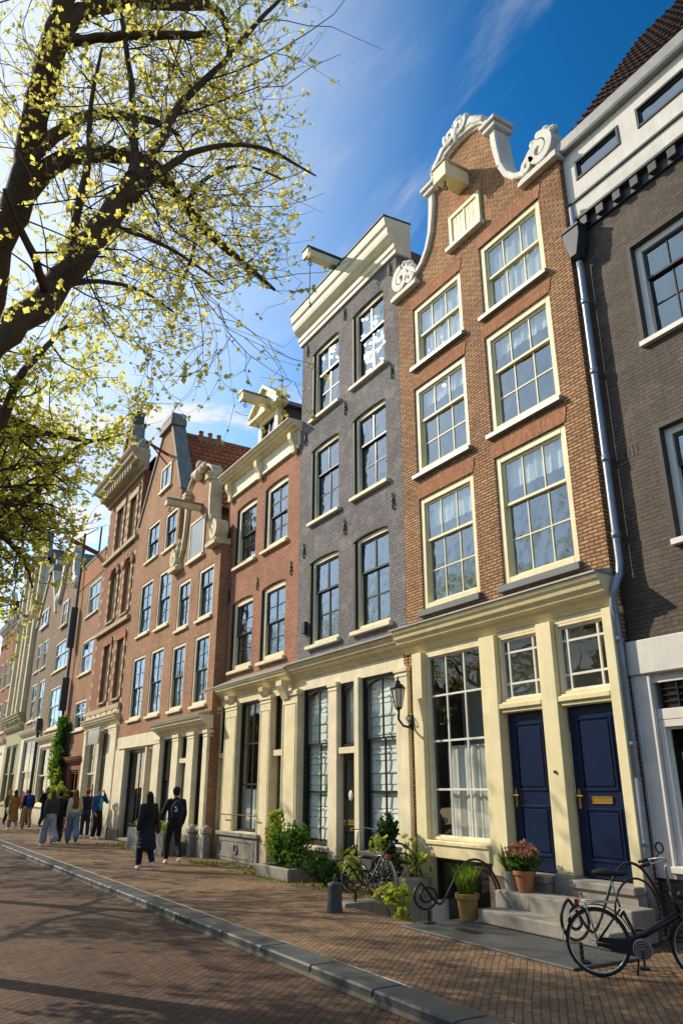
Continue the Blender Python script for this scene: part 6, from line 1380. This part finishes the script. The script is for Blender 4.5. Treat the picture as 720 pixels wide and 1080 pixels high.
o = mb.build('kerb_drain', 'iron_black'); tag(o, 'dark slotted drain opening in the face of the kerbstone', 'drain')
mb = MB()
for i in range(160):
    x = random.choice([random.uniform(-17.2,-11.5), random.uniform(-20.5,-14.8), random.uniform(-28,-22)]); yb = 8.0 if x > -21.2 else 7.75; y = random.uniform(yb-.55, yb+.3)
    for k in range(7):
        a = random.uniform(0, 6.28); h = random.uniform(.02,.09); dx, dy = random.gauss(0,.09), random.gauss(0,.07); c = Vector((x+dx,y+dy,.004)); u = Vector((math.cos(a),math.sin(a),0))*random.uniform(.01,.03)
        mb.quad(c-u, c+u, c+u*.4+Vector((random.gauss(0,.02),random.gauss(0,.02),h)))
o = mb.build('grass', 'leaf_moss'); tag(o, kind='stuff')
mb = MB()
for i in range(420):
    x = random.uniform(-40, -1); y = random.choice([random.gauss(4.36,.06), random.uniform(-1.2,4.3), random.uniform(4.8,8)]); z = -.110 if y < 4.42 else .004
    a = random.uniform(0,6.28); r = random.uniform(.008,.022); u = Vector((math.cos(a),math.sin(a),.2))*r; w = Vector((-math.sin(a),math.cos(a),random.uniform(-.2,.4)))*r*.6; c = Vector((x,y,z+.006))
    mb.quad(c-u, c+w, c+u, c-w)
o = mb.build('fallen_blossom', 'leaf_yellow'); tag(o, kind='stuff')

# ================================================================== light, sky, camera
d = Vector((1.5, 1.0, -1.15)).normalized()
sun = bpy.data.lights.new('sun', 'SUN'); sun.energy = 5.0; sun.angle = R(.5); sun.color = (1, .88, .68)
so = bpy.data.objects.new('sun', sun); COL.objects.link(so); so.rotation_euler = d.to_track_quat('-Z', 'Y').to_euler()
CUM = (.7,4.0,.9)
w = bpy.data.worlds.new('World'); scene.world = w; w.use_nodes = True
nt = w.node_tree; bg = nt.nodes['Background']
sky = nt.nodes.new('ShaderNodeTexSky'); sky.sky_type = 'NISHITA'; sky.sun_disc = False
sky.sun_elevation = math.asin(-d.z); sky.sun_rotation = math.atan2(-d.x, -d.y); sky.air_density = 1.0; sky.dust_density = .6; sky.ozone_density = 2.0
def wn(t, **k):
    n = nt.nodes.new(t)
    for a, b in k.items():
        if a in n.inputs: n.inputs[a].default_value = b
        else: setattr(n, a, b)
    return n
tc = wn('ShaderNodeTexCoord'); sp = wn('ShaderNodeSeparateXYZ'); nt.links.new(tc.outputs['Generated'], sp.inputs[0])
zz = wn('ShaderNodeMath', operation='ADD'); zz.inputs[1].default_value = .12; nt.links.new(sp.outputs['Z'], zz.inputs[0])
zm = wn('ShaderNodeMath', operation='MAXIMUM'); zm.inputs[1].default_value = .05; nt.links.new(zz.outputs[0], zm.inputs[0])
dx = wn('ShaderNodeMath', operation='DIVIDE'); dy = wn('ShaderNodeMath', operation='DIVIDE')
nt.links.new(sp.outputs['X'], dx.inputs[0]); nt.links.new(zm.outputs[0], dx.inputs[1]); nt.links.new(sp.outputs['Y'], dy.inputs[0]); nt.links.new(zm.outputs[0], dy.inputs[1])
cb = wn('ShaderNodeCombineXYZ'); nt.links.new(dx.outputs[0], cb.inputs[0]); nt.links.new(dy.outputs[0], cb.inputs[1])
mp = wn('ShaderNodeMapping'); mp.inputs['Rotation'].default_value = (0,0,R(-20)); mp.inputs['Scale'].default_value = (1.0,1.7,1); mp.inputs['Location'].default_value = (1.9,2.5,0); nt.links.new(cb.outputs[0], mp.inputs['Vector'])
n1 = wn('ShaderNodeTexNoise', Scale=1.5, Detail=9, Roughness=.6, Distortion=.5); nt.links.new(mp.outputs[0], n1.inputs['Vector'])
n2 = wn('ShaderNodeTexNoise', Scale=.45, Detail=2); nt.links.new(mp.outputs[0], n2.inputs['Vector'])
mm = wn('ShaderNodeMath', operation='MULTIPLY_ADD'); mm.inputs[1].default_value = .7; nt.links.new(n2.outputs['Fac'], mm.inputs[0]); nt.links.new(n1.outputs['Fac'], mm.inputs[2])
cr = wn('ShaderNodeMapRange', interpolation_type='SMOOTHSTEP'); cr.inputs['From Min'].default_value = .81; cr.inputs['From Max'].default_value = 1.08; cr.inputs['To Max'].default_value = .75; nt.links.new(mm.outputs[0], cr.inputs['Value'])
hs0 = wn('ShaderNodeHueSaturation', Saturation=1.45, Value=1.0); nt.links.new(sky.outputs[0], hs0.inputs['Color'])
gr = wn('ShaderNodeMapRange'); gr.inputs['From Min'].default_value = .05; gr.inputs['From Max'].default_value = .85; gr.inputs['To Min'].default_value = 1.7; gr.inputs['To Max'].default_value = .95; nt.links.new(sp.outputs['Z'], gr.inputs['Value'])
hs1 = wn('ShaderNodeVectorMath', operation='SCALE'); nt.links.new(hs0.outputs[0], hs1.inputs[0]); nt.links.new(gr.outputs[0], hs1.inputs['Scale'])
dt = wn('ShaderNodeVectorMath', operation='DOT_PRODUCT'); nt.links.new(tc.outputs['Generated'], dt.inputs[0]); dt.inputs[1].default_value = tuple(-d)
g2 = wn('ShaderNodeMapRange', interpolation_type='SMOOTHSTEP'); g2.inputs['From Min'].default_value = .25; g2.inputs['From Max'].default_value = .85; g2.inputs['To Min'].default_value = .85; g2.inputs["To Max"].default_value = 1.5; nt.links.new(dt.outputs['Value'], g2.inputs['Value'])
hs2 = wn('ShaderNodeVectorMath', operation='SCALE'); nt.links.new(hs1.outputs[0], hs2.inputs[0]); nt.links.new(g2.outputs[0], hs2.inputs['Scale'])
hz = wn('ShaderNodeMapRange', interpolation_type='SMOOTHSTEP'); hz.inputs['From Min'].default_value = .50; hz.inputs['From Max'].default_value = .92; hz.inputs["To Max"].default_value = .85; nt.links.new(dt.outputs['Value'], hz.inputs['Value'])
hs = wn('ShaderNodeMix', data_type='RGBA'); nt.links.new(hz.outputs[0], hs.inputs[0]); nt.links.new(hs2.outputs[0], hs.inputs[6]); hs.inputs[7].default_value = (6.5,7.1,7.1,1)
mx = wn('ShaderNodeMix', data_type='RGBA'); nt.links.new(cr.outputs[0], mx.inputs[0]); nt.links.new(hs.outputs[2], mx.inputs[6]); mx.inputs[7].default_value = (5.6,5.7,5.8,1)
n3 = wn('ShaderNodeTexNoise', Scale=6.5, Detail=9, Roughness=.58); mp3 = wn('ShaderNodeMapping'); mp3.inputs['Scale'].default_value = (1,1,2.6); mp3.inputs['Location'].default_value = CUM
nt.links.new(tc.outputs['Generated'], mp3.inputs['Vector']); nt.links.new(mp3.outputs[0], n3.inputs['Vector'])
c3 = wn('ShaderNodeMapRange', interpolation_type='SMOOTHSTEP'); c3.inputs['From Min'].default_value = .53; c3.inputs['From Max'].default_value = .66; c3.inputs['To Max'].default_value = .95; nt.links.new(n3.outputs['Fac'], c3.inputs['Value'])
b1 = wn('ShaderNodeMapRange', interpolation_type='SMOOTHSTEP'); b1.inputs['From Min'].default_value = .12; b1.inputs['From Max'].default_value = .26; nt.links.new(sp.outputs['Z'], b1.inputs['Value'])
b2 = wn('ShaderNodeMapRange', interpolation_type='SMOOTHSTEP'); b2.inputs['From Min'].default_value = .44; b2.inputs['From Max'].default_value = .56; b2.inputs['To Min'].default_value = 1; b2.inputs['To Max'].default_value = 0; nt.links.new(sp.outputs['Z'], b2.inputs['Value'])
m3 = wn('ShaderNodeMath', operation='MULTIPLY'); nt.links.new(b1.outputs[0], m3.inputs[0]); nt.links.new(b2.outputs[0], m3.inputs[1]); m4 = wn('ShaderNodeMath', operation='MULTIPLY'); nt.links.new(m3.outputs[0], m4.inputs[0]); nt.links.new(c3.outputs[0], m4.inputs[1])
mx3 = wn('ShaderNodeMix', data_type='RGBA'); nt.links.new(m4.outputs[0], mx3.inputs[0]); nt.links.new(mx.outputs[2], mx3.inputs[6]); mx3.inputs[7].default_value = (6.6,6.5,6.3,1)
nt.links.new(mx3.outputs[2], bg.inputs['Color']); bg.inputs['Strength'].default_value = .15

cam = bpy.data.cameras.new('camera'); co = bpy.data.objects.new('camera', cam); COL.objects.link(co); scene.camera = co
cam.sensor_fit = 'VERTICAL'; cam.sensor_height = 36; cam.lens = 795/1080*36; cam.clip_end = 2500; cam.clip_start = .05
co.location = (0,0,1.75); co.rotation_mode = 'QUATERNION'
fw = Vector((-math.cos(R(31))*math.cos(R(20.17)), math.sin(R(31))*math.cos(R(20.17)), math.sin(R(20.17))))
co.rotation_quaternion = fw.to_track_quat('-Z', 'Y')
scene.view_settings.view_transform = 'Standard'; scene.view_settings.look = 'None'; scene.view_settings.exposure = 0; scene.view_settings.gamma = 1
scene.cycles.max_bounces = 8; scene.cycles.transparent_max_bounces = 16; scene.cycles.caustics_reflective = False; scene.cycles.caustics_refractive = False
scene.cycles.use_denoising = True; scene.cycles.sample_clamp_indirect = 6
scene.render.resolution_x = 682; scene.render.resolution_y = 1024
